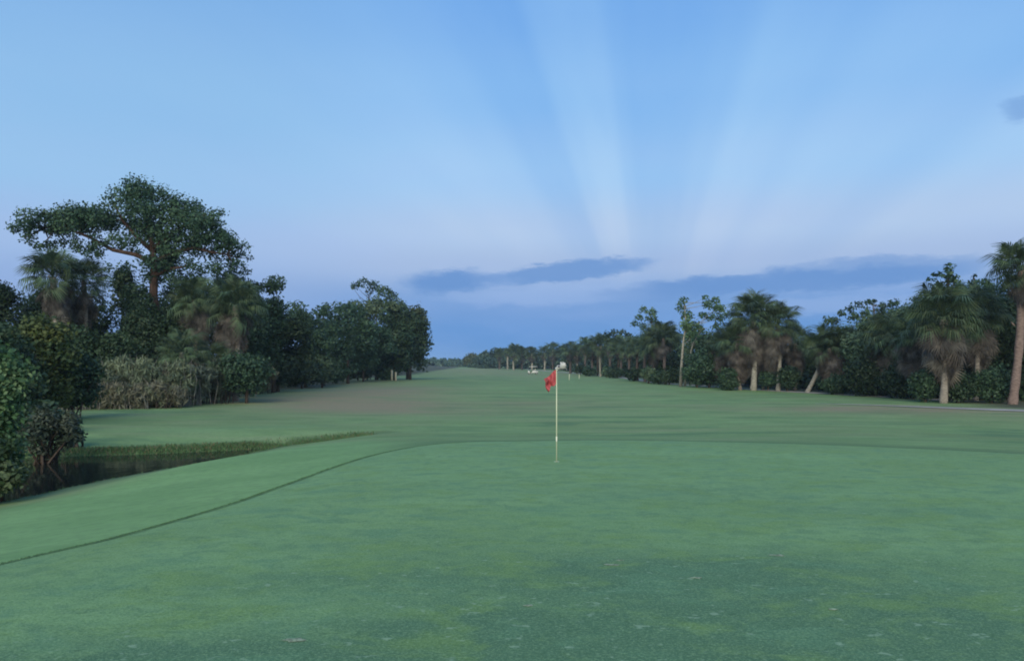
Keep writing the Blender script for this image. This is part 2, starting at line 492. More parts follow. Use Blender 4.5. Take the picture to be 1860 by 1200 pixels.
def ground_mat(name, greenish):
    m = bpy.data.materials.new(name); m.use_nodes = True; t = m.node_tree
    g = NG(t); p = t.nodes['Principled BSDF']
    tc = t.nodes.new('ShaderNodeTexCoord'); pos = tc.outputs['Object']
    big = g.noise(pos, 0.16, 4, .55, .4)
    mid = g.noise(g.mapping(pos, (0.55, 1.0, 1), rot=(0, 0, .25)), 0.55, 5, .6, .3)
    fine = g.noise(pos, 5.0, 5, .7)
    grain = g.noise(pos, 42.0, 4, .75)
    spk = g.noise(g.mapping(pos, (1, 1, 1), (7.3, 2.2, 0)), 14.0, 3, .6)
    if greenish:
        c = g.mix(g.smooth(mid, .36, .66), (.150, .283, .114), (.186, .332, .138))
        c = g.mix(g.m('MULTIPLY', g.smooth(big, .45, .66), .65), c, (.156, .258, .090))
        blotch = g.noise(g.mapping(pos, (1, 1.0, 1), (11, 1, 0)), 3.2, 5, .65, .5)
        nearp = g.attr('dark')
        dk = g.m('MULTIPLY', g.smooth(mid, .40, .60), nearp)
        dkb = g.m('MULTIPLY', nearp, g.smooth(blotch, .32, .58, .45, 1.15))
        c = g.mix(g.m('ADD', dkb, g.m('MULTIPLY', dk, .35), clamp=True), c, (.060, .140, .078))
        patch = g.noise(g.mapping(pos, (.8, 1.2, 1), (3, 5, 0)), 1.3, 4, .6, .6)
        c = g.mix(g.m('MULTIPLY', g.smooth(patch, .50, .64), .65), c, (.140, .250, .066))
        c = g.mix(g.m('MULTIPLY', g.smooth(patch, .46, .34), .6), c, (.088, .205, .115))
        c = g.mix(g.m('MULTIPLY', g.smooth(blotch, .50, .64), .5), c, (.075, .165, .085))
        c = g.mix(g.m('MULTIPLY', g.smooth(fine, .42, .70), .35), c, (.075, .170, .095))
        hair = g.noise(g.mapping(pos, (.6, 1.0, 1), (5, 5, 0)), 95.0, 3, .8)
        c = g.mix(g.m('MULTIPLY', g.smooth(grain, .48, .66), .55), c, (.190, .320, .165))
        c = g.mix(g.m('MULTIPLY', g.smooth(grain, .50, .34), .55), c, (.060, .135, .062))
        c = g.mix(g.m('MULTIPLY', g.smooth(hair, .50, .64), .50), c, (.200, .330, .170))
        c = g.mix(g.m('MULTIPLY', g.smooth(hair, .50, .36), .50), c, (.060, .130, .060))
        spk = g.noise(g.mapping(pos, (1, 1.3, 1), (7.3, 2.2, 0)), 9.0, 2, .5)
        mark = g.m('MULTIPLY', g.smooth(spk, .64, .74), g.smooth(nearp, .15, .5, .25, 1.0))
        c = g.mix(g.m('MULTIPLY', mark, .6), c, (.24, .36, .24))
        c = g.mix(g.m('MULTIPLY', g.smooth(spk, .34, .24), .5), c, (.055, .12, .06))
    else:
        c = g.mix(g.smooth(mid, .34, .68), (.126, .220, .084), (.178, .292, .118))
        c = g.mix(g.m('MULTIPLY', g.smooth(big, .42, .68), .6), c, (.135, .185, .085))
        streak = g.noise(g.mapping(pos, (.16, .55, 1), (0, 4, 0), (0, 0, .06)), 0.7, 6, .66, .5)
        c = g.mix(g.m('MULTIPLY', g.smooth(streak, .50, .64), .75), c, (.195, .250, .125))
        c = g.mix(g.m('MULTIPLY', g.smooth(streak, .48, .36), .75), c, (.076, .155, .074))
        li = g.m('MULTIPLY', g.attr('light'), g.smooth(mid, .25, .65, .4, 1.0))
        c = g.mix(g.m('MULTIPLY', li, .7, clamp=True), c, (.175, .290, .125))
        b = g.m('MULTIPLY', g.attr('brown'), g.smooth(g.m('ADD', g.m('MULTIPLY', streak, .5), g.m('MULTIPLY', mid, .5)), .32, .6, .35, 1.25), clamp=True)
        c = g.mix(g.m('MULTIPLY', b, 1.0, clamp=True), c, (.225, .195, .125))
        co = g.attr('collar')
        c = g.mix(co, c, g.mix(g.smooth(mid, .36, .66), (.148, .284, .110), (.182, .332, .134)))
        c = g.mix(g.m('MULTIPLY', g.attr('rough'), .75), c, (.085, .160, .070))
        c = g.mix(g.attr('bank'), c, g.mix(fine, (.028, .060, .026), (.060, .095, .038)))
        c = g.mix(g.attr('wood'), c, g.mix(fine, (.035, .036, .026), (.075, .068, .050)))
        c = g.mix(g.m('MULTIPLY', g.smooth(fine, .40, .68), .35), c, (.070, .140, .072))
        c = g.mix(g.m('MULTIPLY', g.smooth(grain, .45, .75), .30), c, (.15, .23, .13))
    g._in(p, 'Base Color', c)
    p.inputs['Roughness'].default_value = .85; p.inputs['Specular IOR Level'].default_value = .15
    b = t.nodes.new('ShaderNodeBump'); b.inputs['Strength'].default_value = .55; b.inputs['Distance'].default_value = .02 if greenish else .05
    g._in(b, 'Height', g.m('ADD', g.m('MULTIPLY', grain, .6), g.m('MULTIPLY', fine, .8)))
    t.links.new(b.outputs[0], p.inputs['Normal'])
    return m


collar = (1 - sstep(4.5, 8.5, adg)) * sstep(1.0, 2.0, adp) * (1 - .85 * sstep(-4.0, -.5, gx + .35 * (gy - 20)) * sstep(14, 19, gy))
roughband = (1 - sstep(.5, 3.2, adg)) * sstep(-5.0, -1.0, gx + .35 * (gy - 20)) * sstep(12, 17, gy)
me = mesh_np('ground', np.stack([gx, gy, gz], 1), quads, ground_mat('rough_grass', False),
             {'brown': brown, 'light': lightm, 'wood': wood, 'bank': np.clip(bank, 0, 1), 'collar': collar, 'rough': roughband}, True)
tag(link('ground', me), 'rolling fairway and rough around the raised putting green', kind='structure')

# putting green: closely mown sheet with a clean cut edge
cen = np.array([4.5, 8.0]); NR = 46
gv = [[*cen, 0]]
for r in range(1, NR + 1):
    for p in GP: gv.append([*(cen + (p - cen) * r / NR), 0])
gv = np.array(gv); gv[:, 2] = terrain(gv[:, 0], gv[:, 1]) + .014
n = len(GP)
tr_ = np.array([(0, 1 + k, 1 + (k + 1) % n) for k in range(n)])
q_ = np.array([(1 + r * n + k, 1 + (r + 1) * n + k, 1 + (r + 1) * n + (k + 1) % n, 1 + r * n + (k + 1) % n) for r in range(NR - 1) for k in range(n)])
dk = .55 * blob(gv[:, 0], gv[:, 1], 2.0, 4.6, 3.4, 2.4, .25) * (1 + .45 * np.sin(gv[:, 0] * 2.3 + gv[:, 1] * 1.1) * np.sin(gv[:, 1] * 2.9 - gv[:, 0] * .7)) + .45 * blob(gv[:, 0], gv[:, 1], -1.6, 4.3, 1.6, .9) + .9 * blob(gv[:, 0], gv[:, 1], 0.05, 5.15, .95, .55, .15) + .95 * blob(gv[:, 0], gv[:, 1], 1.55, 6.7, 1.9, .8, .1) + .7 * blob(gv[:, 0], gv[:, 1], 2.6, 5.0, 2.0, .9) + .55 * blob(gv[:, 0], gv[:, 1], -2.4, 4.3, 1.2, .7) + .45 * blob(gv[:, 0], gv[:, 1], -1.5, 6.6, 1.6, .5, .2) + .35 * blob(gv[:, 0], gv[:, 1], 4.5, 10, 1.6, 1.0) + .25 * blob(gv[:, 0], gv[:, 1], .5, 4.2, 4, .7) + .25 * blob(gv[:, 0], gv[:, 1], 2, 12, 3, 1.2) + .3 * blob(gv[:, 0], gv[:, 1], -1, 8, 1.5, .8)
me = mesh_np('putting_green', gv, [tr_, q_], ground_mat('mown_green', True), {'dark': np.clip(dk, 0, 1)}, True)
tag(link('putting_green', me), 'closely mown putting green', kind='structure')


def ring(P, off0, off1, lift):
    nxt = np.roll(P, -1, 0); prv = np.roll(P, 1, 0)
    tng = nxt - prv; tng /= np.linalg.norm(tng, axis=1)[:, None]
    nrm = np.stack([tng[:, 1], -tng[:, 0]], 1)
    if sdist(P, (P + nrm * .2)[:, 0], (P + nrm * .2)[:, 1]).mean() < 0: nrm = -nrm
    a, b = P + nrm * off0, P + nrm * off1
    v = np.concatenate([a, b]); z = terrain(v[:, 0], v[:, 1]) + lift
    k = len(P); i = np.arange(k)
    return np.column_stack([v, z]), np.stack([i, (i + 1) % k, k + (i + 1) % k, k + i], 1)


solid('cut_edge', (.100, .195, .088), .9, .1, .35, 3)
solid('green_lip', (.150, .280, .132), .85, .1, .25, 3)
GPf = catmull(GREEN, 24)
v, q = ring(GPf, 0.0, 0.05, .018)
tag(link('green_edge', mesh_np('green_edge', v, q, MATS['cut_edge'])), 'dark cut line round the putting green', kind='structure')

# cart paths
def path(name, pts, w, lift=.03):
    P = np.array(pts, float); out = []
    t = np.linspace(0, len(P) - 1, (len(P) - 1) * 10 + 1)
    for a in t:
        i = min(int(a), len(P) - 2); u = a - i
        p0, p1, p2, p3 = P[max(i - 1, 0)], P[i], P[i + 1], P[min(i + 2, len(P) - 1)]
        out.append(0.5 * ((2 * p1) + (-p0 + p2) * u + (2 * p0 - 5 * p1 + 4 * p2 - p3) * u ** 2 + (-p0 + 3 * p1 - 3 * p2 + p3) * u ** 3))
    out = np.array(out); tg = np.gradient(out, axis=0); tg /= np.linalg.norm(tg, axis=1)[:, None]
    nr = np.stack([-tg[:, 1], tg[:, 0]], 1); k = len(out)
    ws = (w * np.ones(k) if np.isscalar(w) else np.interp(t, np.arange(len(P)), w))[:, None]
    cols = [out + nr * ws * s for s in (-.5, -.17, .17, .5)]
    vv = np.concatenate(cols); zz = terrain(vv[:, 0], vv[:, 1]) + lift
    i = np.arange(k - 1)
    q = np.concatenate([np.stack([c * k + i, c * k + i + 1, (c + 1) * k + i + 1, (c + 1) * k + i], 1) for c in range(3)])
    return tag(link(name, mesh_np(name, np.column_stack([vv, zz]), q, MATS['path'], None, True)), kind='structure')


path('cart_path', [(50, 36), (40, 41), (33.5, 45.0), (28.5, 49), (25, 53), (22, 56)], [2.2, 2.2, 2.1, 1.6, .8, .15])
path('cart_path', [(34, 60), (32.5, 70), (30.3, 78), (27.4, 86), (24.5, 100), (22.0, 118), (21, 145), (21, 175), (17, 215), (12, 260), (6, 330)], 2.0)

# water
wm = bpy.data.materials.new('pond_water'); wm.use_nodes = True
g = NG(wm.node_tree); p = wm.node_tree.nodes['Principled BSDF']
p.inputs['Base Color'].default_value = (.010, .014, .012, 1); p.inputs['Roughness'].default_value = .06; p.inputs['IOR'].default_value = 1.33
b = wm.node_tree.nodes.new('ShaderNodeBump'); b.inputs['Strength'].default_value = .25; b.inputs['Distance'].default_value = .02
tc = wm.node_tree.nodes.new('ShaderNodeTexCoord')
g._in(b, 'Height', g.noise(g.mapping(tc.outputs['Object'], (1, .5, 1)), 2.2, 3, .5)); wm.node_tree.links.new(b.outputs[0], p.inputs['Normal'])
v, f = [], []
wp = PP[:, :] + 0
nrm_c = np.array([-17.5, 20.5])
wp = nrm_c + (wp - nrm_c) * 1.06
mw = mesh_np('pond_water', [[nrm_c[0], nrm_c[1], WATER_Z]] + [[a, c, WATER_Z] for a, c in wp], np.array([(0, 1 + k, 1 + (k + 1) % len(wp)) for k in range(len(wp))]), wm)
tag(link('pond_water', mw), 'still dark pond below the green', kind='structure')


# ------------------------------------------------------------------ foliage generators
def leaves(centers, radii, size, dens, aspect=1.5, up=0.35, hollow=0.5, rs=None, droop=0.0):
    """rhombic leaf sprays scattered through ellipsoidal clumps -> verts, quads, tint, clump"""
    rs = rs or rng
    V, T, K = [], [], []
    for ci, (c, r) in enumerate(zip(centers, radii)):
        r = np.array(r if np.ndim(r) else (r, r, r), float)
        dn = dens[ci] if np.ndim(dens) else dens
        n = max(6, int(dn * 4 * math.pi * (r[0] * r[1] + r[0] * r[2] + r[1] * r[2]) / 3 / (size * size)))
        d = rs.normal(size=(n, 3)); d /= np.linalg.norm(d, axis=1)[:, None] + 1e-9
        rr = hollow + (1 - hollow) * rs.random(n) ** .6
        rr *= 1 + .22 * np.sin(d[:, 0] * 7 + ci) * np.sin(d[:, 2] * 6 + ci * 2) + .13 * rs.normal(size=n)
        pos = np.array(c) + d * r * rr[:, None]
        nn = d * .7 + np.array([0, 0, up]) + rs.normal(size=(n, 3)) * .65
        nn /= np.linalg.norm(nn, axis=1)[:, None]
        a = rs.normal(size=(n, 3)); a[:, 2] -= droop
        a -= nn * (a * nn).sum(1)[:, None]; a /= np.linalg.norm(a, axis=1)[:, None] + 1e-9
        bb = np.cross(nn, a)
        s = size * (.6 + .8 * rs.random(n))[:, None]
        V.append(np.stack([pos + a * s * .5 * aspect, pos + bb * s * .5 + nn * s * .1, pos - a * s * .5 * aspect, pos - bb * s * .5 + nn * s * .1], 1).reshape(-1, 3))
        T.append(np.repeat(rs.random(n), 4)); K.append(np.full(4 * n, rs.random()))
    V = np.concatenate(V); m = len(V) // 4
    return V, np.arange(m * 4).reshape(m, 4), np.concatenate(T), np.concatenate(K)


def crown_clumps(h0, h1, rx, ry, n, rmin, rmax, rs, shape=1.0):
    """clumps filling an ellipsoidal crown between heights h0 and h1"""
    cz, rz = (h0 + h1) / 2, (h1 - h0) / 2
    C_, R_ = [], []
    for i in range(n):
        d = rs.normal(size=3); d /= np.linalg.norm(d)
        rr = .25 + .70 * rs.random() ** .5
        r = rmin + (rmax - rmin) * rs.random()
        zz = d[2] * rr
        w = 1.0 if shape == 1.0 else (1.0 - .55 * max(zz, -.4))
        C_.append((d[0] * max(rx - r * .6, .1) * rr * w, d[1] * max(ry - r * .6, .1) * rr * w, cz + zz * max(rz - r * .6, .1)))
        R_.append((r, r, r * (.62 + .3 * rs.random())))
    C_ = np.array(C_); ra = np.array(R_)
    top = (C_[:, 2] + ra[:, 2] * .9).max(); k = (h1 - h0) / max(top - h0, .1); C_[:, 2] = h0 + (C_[:, 2] - h0) * k
    for a, lim in ((0, rx), (1, ry)):
        e = (np.abs(C_[:, a]) + ra[:, a] * .9).max(); C_[:, a] *= min(1.5, lim / e * 1.03)
    return [tuple(c) for c in C_], R_


def make_tree(name, label, cat, x, y, H, Wd, leaf='oak_leaf', bark='bark_dark', low=.12, size=.20, dens=.78, n=40, rr=(.9, 1.7), group=None, shape=1.0, seed=0,
              clumps=None, trunk=None, trunk_r=None, branches=6, aspect=1.5, hollow=.5, z=None, lean=0.0, limbs=()):
    rs = np.random.default_rng(seed + 1000)
    root = empty(name, (x, y, tz(x, y) if z is None else z)); tag(root, label, cat, group)
    if clumps is None:
        Cc, Rr = crown_clumps(H * low, H, Wd / 2, Wd / 2 * .9, n, rr[0], rr[1], rs, shape)
        de = dens
    else:
        Cc = [c[:3] for c in clumps]; Rr = [c[3] if np.ndim(c[3]) else (c[3], c[3] * 1.0, c[3] * .82) for c in clumps]; de = [dens * (c[4] if len(c) > 4 else 1) for c in clumps]
    V, Q, T, K = leaves(Cc, Rr, size, de, aspect=aspect, rs=rs, hollow=hollow)
    V[:, 2] = np.maximum(V[:, 2], -.05)
    link('crown', mesh_np('crown', V, Q, MATS[leaf], {'tint': T, 'clump': K}), root)
    mb = MB(); tr = trunk_r or max(.12, H * .018)
    pts = trunk or [(0, 0, -.3), (.1 * tr, 0, H * .25), (lean * .5, 0, H * .5), (lean, 0.05, H * .82)]
    k = len(pts); mb.tube(pts, [tr * (1.25 if i == 0 else 1 - .75 * i / (k - 1)) for i in range(k)], 9)
    spots = [Vector(p) for p in pts[1:]]
    for L in limbs:
        m = len(L); r0 = tr * .42
        mb.tube(L, [r0 * (1 - .72 * i / (m - 1)) for i in range(m)], 7); spots += [Vector(p) for p in L[1:]]
        for a_, b_ in zip(L[1:-1], L[2:]): spots.append(Vector(a_).lerp(Vector(b_), .5))
    idx = rs.permutation(len(Cc))[:branches]
    for i in idx:
        c = Vector(Cc[i])
        if limbs:
            st = min(spots, key=lambda q: (q - c).length); rb = min(tr * .16, .10)
        else:
            best = min(range(1, k), key=lambda j: (Vector(pts[j]) - c).length + max(0, pts[j][2] - c[2]) * 1.5)
            st = Vector(pts[best]).lerp(Vector(pts[best - 1]), rs.random() * .5); rb = tr * (.36 if clumps is None else .26)
        mid = st.lerp(c, .5) + Vector((rs.normal() * .15, rs.normal() * .15, -.12 * (c - st).length * .3))
        mb.tube([st, mid, c], [rb, rb * .6, rb * .18], 5)
    link('trunk', mb.mesh('trunk', MATS[bark], True), root)
    return root


# ---- palms
def frond_mesh(name, mat, L=1.25, pet=1.0, spread=118, nl=20, width=.085, sag=.35, fold=.5, seed=0, tip=.35):
    """one fan frond: petiole, then leaflets from a short costa; along +x, up +z"""
    rs = np.random.default_rng(seed); V, Q, T_, tnt = [], [], [], []
    def addq(a, b, c, d, t):
        k = len(V); V.extend([a, b, c, d]); Q.append((k, k + 1, k + 2, k + 3)); tnt.extend([t] * 4)
    V.extend([(0, -.03, 0), (0, .03, 0), (pet, .022, -.10 * pet), (pet, -.022, -.10 * pet)]); Q.append((0, 1, 2, 3)); tnt.extend([.4] * 4)
    for i in range(nl):
        u = i / (nl - 1) * 2 - 1
        a = rad(spread) * u
        cst = (1 - abs(u)) * .35 * L
        o = np.array([pet + cst, 0, -.10 * pet - .25 * cst])
        ll = L * (.78 + .22 * math.cos(a)) * (.88 + .2 * rs.random()) - cst * .45
        dr = np.array([math.cos(a), math.sin(a), 0]); sd = np.array([-math.sin(a), math.cos(a), 0])
        w = width * (.8 + .4 * rs.random())
        m = o + dr * ll * .5 + np.array([0, 0, fold * .18 * abs(math.sin(a)) - sag * .12 * ll])
        e = o + dr * ll * (.95 - .15 * tip) + np.array([0, 0, fold * .15 * abs(math.sin(a)) - sag * (.55 + .6 * rs.random()) * ll * (1 + tip)])
        t = rs.random()
        addq(tuple(o), tuple(m + sd * w * .5), tuple(e), tuple(m - sd * w * .5), t)
    n = len(V)
    return mesh_np(name, V, np.array(Q), mat, {'tint': tnt, 'clump': np.full(n, .3)})


GF = [frond_mesh('frond', MATS['palm_green'], L=.86, seed=i, sag=.35 + .2 * i, fold=.8, nl=23, width=.06, pet=.75 + .18 * i, spread=128) for i in range(3)]
DF = [frond_mesh('dead_frond', MATS['palm_dead' if i < 2 else 'palm_grey'], L=.95, spread=80, nl=19, seed=10 + i, sag=.35, fold=.3, width=.06, pet=.7) for i in range(3)]
DG = [frond_mesh('dead_frond', MATS['palm_grey'], L=.95, spread=75, nl=19, seed=20 + i, sag=.35, fold=.3, width=.06, pet=.7) for i in range(2)]


def frond_matrices(n_green, n_dead, drop, s, rs, top=0.0):
    n_green = int(n_green * 1.7); n_dead = int(n_dead * 1.0)
    """list of (kind index, matrix) about the crown's heart at the origin"""
    out = []
    for i in range(n_green):
        f = (i + .5) / n_green
        el = rad(86 - 112 * f ** .85 + rs.normal() * 7); a = i * 2.39996 + rs.normal() * .2
        k = s * (.85 + .25 * rs.random()) * (1.0 if f > .15 else .85)
        M = Matrix.Translation((0, 0, .25 * (1 - f) * s)) @ Matrix.Rotation(a, 4, 'Z') @ Matrix.Rotation(-el, 4, 'Y') @ Matrix.Rotation(rs.normal() * .35, 4, 'X') @ Matrix.Scale(k, 4)
        out.append(('g', int(rs.integers(3)), M))
    gap, gw, ln = rs.random() * 6.28, .5 + rs.random() * .6, rs.random(3) * 6.28
    for i in range(n_dead):
        f = i / max(1, n_dead - 1)
        aa = (i * 2.39996) % 6.283
        if f > .35 and abs((aa - gap + 3.14159) % 6.283 - 3.14159) < gw and rs.random() < .8: continue
        f = f * (.72 + .28 * math.sin(aa * 2 + ln[0]) * math.sin(aa * 3 + ln[1]))
        el = rad(-32 - 46 * min(1, f * 1.6) + rs.normal() * 6); a = i * 2.39996 + rs.normal() * .3
        k = s * (.8 + .3 * rs.random())
        M = Matrix.Translation((0, 0, -.15 - drop * f)) @ Matrix.Rotation(a, 4, 'Z') @ Matrix.Rotation(-el, 4, 'Y') @ Matrix.Rotation(rs.normal() * .5, 4, 'X') @ Matrix.Scale(k, 4)
        out.append(('d', int(rs.integers(3)), M))
    return out


def joined(fm, mats, name):
    """fronds joined into one mesh"""
    V, Q, T, n = [], [], [], 0
    for kind, k, M in fm:
        if kind != name[0]: continue
        src = (GF if kind == 'g' else DF)[k]
        co = np.empty(len(src.vertices) * 3, np.float32); src.vertices.foreach_get('co', co); co = co.reshape(-1, 3)
        t = np.empty(len(src.vertices), np.float32); src.attributes['tint'].data.foreach_get('value', t)
        A = np.array(M); co = co @ A[:3, :3].T + A[:3, 3]
        qi = np.empty(len(src.loops), np.int32); src.loops.foreach_get('vertex_index', qi)
        V.append(co); Q.append(qi.reshape(-1, 4) + n); T.append(t); n += len(co)
    V = np.concatenate(V)
    return mesh_np('crown' if name[0] == 'g' else 'dead_frond_skirt', V, np.concatenate(Q), mats, {'tint': np.concatenate(T), 'clump': np.full(len(V), .3)})


def palm_trunk(base, top, r=.17, boots=0.0, mat='bark_palm', seed=0):
    mb = MB(); rs = np.random.default_rng(seed)
    b, t = Vector(base), Vector(top); L = (t - b).length; n = max(6, int(L / .55)); pts, rd = [], []
    for i in range(n + 1):
        u = i / n; bend = math.sin(u * math.pi) * .04 * L
        p = b.lerp(t, u); p.x += bend * .5 * (1 if t.x >= b.x else -1)
        pts.append(p); rd.append(r * (1.25 - .25 * min(1, u * 4)) * (1 + .07 * rs.normal()) * (1 if u < .75 else 1.12))
    mb.tube(pts, rd, 10)
    for k in range(int(boots)):                                                  # old leaf bases
        u = 1 - rs.random() * .45; a = rs.random() * 6.28; p = b.lerp(t, u); o = Vector((math.cos(a), math.sin(a), 0))
        mb.tube([p + o * r * .7, p + o * r * 1.5 + Vector((0, 0, .28))], [.06, .035], 4)
    return mb.mesh('trunk', MATS[mat], True)


def palm(label, x, y, H, s=1.0, lean=0.0, leany=0.0, ng=34, nd=30, drop=1.6, mat='bark_palm', r=.17, seed=0, group='cabbage palms along the wood edge', single=True, grey=False, z=None):
    """a cabbage palm; H is the height of the crown's heart"""
    rs = np.random.default_rng(seed + 300)
    root = empty('cabbage_palm', (x, y, tz(x, y) if z is None else z)); tag(root, label, 'palm', group)
    link('trunk', palm_trunk((0, 0, -.3), (lean, leany, H), r, 16 if single else 0, mat, seed), root)
    fm = frond_matrices(ng, nd, drop, s, rs)
    T = Matrix.Translation((lean, leany, H)) @ Matrix.Rotation(rs.normal() * .13, 4, 'X') @ Matrix.Rotation(rs.normal() * .13, 4, 'Y')
    for kind, k, M in fm:
        me = GF[k] if kind == 'g' else ((DG[k % 2]) if grey else DF[k])
        o = link('frond' if kind == 'g' else 'dead_frond', me, root); o.matrix_local = T @ M
    return root


def at(px, d, yb=None):
    x = (px - CX) / F * d
    return x, d


def Htop(py, d, x):
    return CAMZ - (py - HY) / F * d - tz(x, d)


def tree_px(name, label, cat, px, ytop, d, wpx, **kw):
    x = (px - CX) / F * d
    kw.setdefault('seed', int(px * 7 + ytop)); kw['size'] = kw['size'] if d > 200 else max(.14, min(.29, d * .0023))
    return make_tree(name, label, cat, x, d, Htop(ytop, d, x), wpx / F * d, **kw)


def palm_px(label, px, yheart, d, **kw):
    """px: where the trunk meets the ground; crown_px: where the heart is"""
    x = (px - CX) / F * d; cx = kw.pop('crown_px', px)
    kw.setdefault('seed', int(px * 3 + yheart))
    return palm(label, x, d, Htop(yheart, d, x), lean=(cx - px) / F * d, **kw)


#SCENE
# ------------------------------------------------------------------ left side
# the great pine: rounded dark clumps carried on heavy limbs
D = 66.0
hx = (286 - CX) / F * D; hz = tz(hx, D)
def pc(px, py, rpx, dens=1.0, dy=0.0):
    x, z = W(px, py, D); return (x - hx, dy, z - hz, rpx / F * D, dens)
rsp = np.random.default_rng(4)
big = []
for (px, py, r, de) in [(255, 342, 24, 1.3), (228, 338, 20, 1), (205, 350, 18, .45), (200, 375, 16, .4), (285, 352, 26, 1.3), (315, 368, 26, 1.3), (345, 382, 26, 1.2), (376, 374, 14, .9),
                        (250, 375, 28, 1.3), (290, 388, 30, 1.4), (325, 400, 30, 1.4), (360, 408, 26, 1.2), (388, 408, 18, 1), (402, 430, 20, 1.1), (420, 446, 16, 1), (430, 457, 10, .7),
                        (408, 466, 13, .8), (375, 432, 20, 1.1), (345, 432, 22, 1.2), (305, 425, 28, 1.4), (270, 415, 28, 1.4), (240, 405, 24, 1.2), (222, 392, 20, 1), (212, 415, 18, .8),
                        (190, 402, 20, 1), (168, 392, 18, 1.1), (145, 395, 20, 1.2), (122, 392, 20, 1.2), (98, 396, 18, 1.1), (80, 402, 16, 1), (62, 414, 15, 1), (50, 420, 13, 1.3), (56, 408, 12, 1), (52, 426, 9, .9), (75, 412, 17, 1.2), (92, 408, 18, 1.1), (112, 384, 12, 1),
                        (70, 430, 13, .7), (100, 420, 14, .5), (130, 418, 15, .6), (160, 425, 14, .5), (186, 432, 13, .6), (205, 442, 11, .5), (286, 450, 22, 1.3), (262, 442, 18, 1),
                        (312, 455, 16, .8), (332, 462, 12, .6), (352, 456, 11, .4), (378, 462, 12, .5), (395, 484, 12, .7), (340, 484, 14, .8), (318, 492, 12, .7), (290, 480, 20, 1.1), (272, 500, 20, 1),
                        (180, 462, 11, .6), (238, 452, 9, .4), (300, 470, 24, 1.1), (265, 472, 20, 1.1), (245, 432, 16, .8), (170, 412, 15, .7), (115, 408, 16, .8), (388, 446, 16, .9), (360, 448, 16, .8),
                        (330, 445, 18, 1), (418, 432, 12, .8), (85, 418, 13, .6), (60, 438, 10, .5), (218, 372, 14, .6), (300, 372, 24, 1.2), (232, 352, 16, .7),
                        (60, 408, 15, 1.2), (86, 397, 18, 1.3), (110, 392, 20, 1.4), (138, 388, 21, 1.4), (165, 390, 21, 1.4), (190, 388, 21, 1.3), (208, 402, 20, 1.3), (150, 408, 18, 1), (120, 404, 17, 1), (398, 420, 18, 1.3), (420, 440, 14, 1.2), (386, 398, 18, 1.3), (92, 436, 13, .7), (128, 436, 14, .7), (160, 442, 13, .7), (108, 424, 15, .8), (196, 446, 12, .7), (225, 440, 14, .9), (70, 442, 12, .8), (100, 450, 12, .7), (140, 452, 12, .7), (172, 452, 12, .6), (410, 480, 13, .9), (426, 474, 10, .8), (384, 488, 15, 1), (360, 482, 13, .7), (318, 508, 18, 1), (250, 490, 14, .8), (345, 508, 16, 1)]:
    for dy in (rsp.normal() * 1.3,):
        big.append(pc(px, py, r * 1.12, de * (1.5 if py > 425 else 1.0), dy))
    if (r > 17 and de >= 1) or py > 430: big.append(pc(px + rsp.normal() * 8, py + 4, r * 1.0, de, dy + rsp.choice([-1, 1]) * 1.8))
trk = [(0, 0, -.3), (.25, .1, 4.5), (-.35, 0, 8.6), (-.25, 0, 11.0), (-.5, 0, 13.6), (-1.0, 0, 16.0)]
make_tree('pine_tree', 'tallest tree of the course, a broad crowned pine with sky showing between its clumps', 'tree', hx, D, 18, 19, leaf='pine_needle', bark='bark_red_dark', clumps=big, trunk=trk,
          trunk_r=.52, branches=60, size=.15, dens=.42, hollow=.15, seed=3,
          limbs=[[pc(*p, 1)[:3] for p in L] for L in ([(280, 478), (245, 462), (205, 454), (165, 432), (120, 414), (80, 414)], [(284, 474), (318, 458), (352, 450), (385, 458), (412, 462)],
                 [(276, 455), (246, 428), (222, 400), (208, 372)], [(278, 452), (312, 424), (345, 404), (374, 388)], [(276, 440), (266, 400), (256, 362)], [(282, 500), (310, 488), (340, 484)])])

G_PL = 'cabbage palms in the wood behind the pond'
palm_px('cabbage palm with wide shaggy grey skirt under the left limb of the tallest pine', 96, 505, 57, s=1.25, ng=40, nd=70, drop=3.2, group=G_PL, r=.2)
palm_px('cabbage palm half hidden between the shaggy palm and the great pine trunk', 152, 512, 59.5, s=1.15, ng=36, nd=60, drop=3.0, group=G_PL, grey=True)
palm_px('cabbage palm with long hanging brown skirt, nearest to the grass right of the great pine', 428, 555, 60, s=1.3, ng=40, nd=80, drop=2.6, group=G_PL, r=.2)
palm_px('cabbage palm with greyish fronds between great pine trunk and brown skirted palm', 352, 545, 62, s=1.2, ng=38, nd=56, drop=2.8, group=G_PL, grey=True)
palm_px('small cabbage palm low behind the grey brush, its dead fronds drooping to the ground', 330, 640, 56, s=1.0, ng=22, nd=46, drop=1.2, group=G_PL)
palm_px('squat grey cabbage palm behind the brush, just left of the dark hollow', 385, 655, 57.5, s=.95, ng=20, nd=44, drop=1.0, group=G_PL, grey=True)

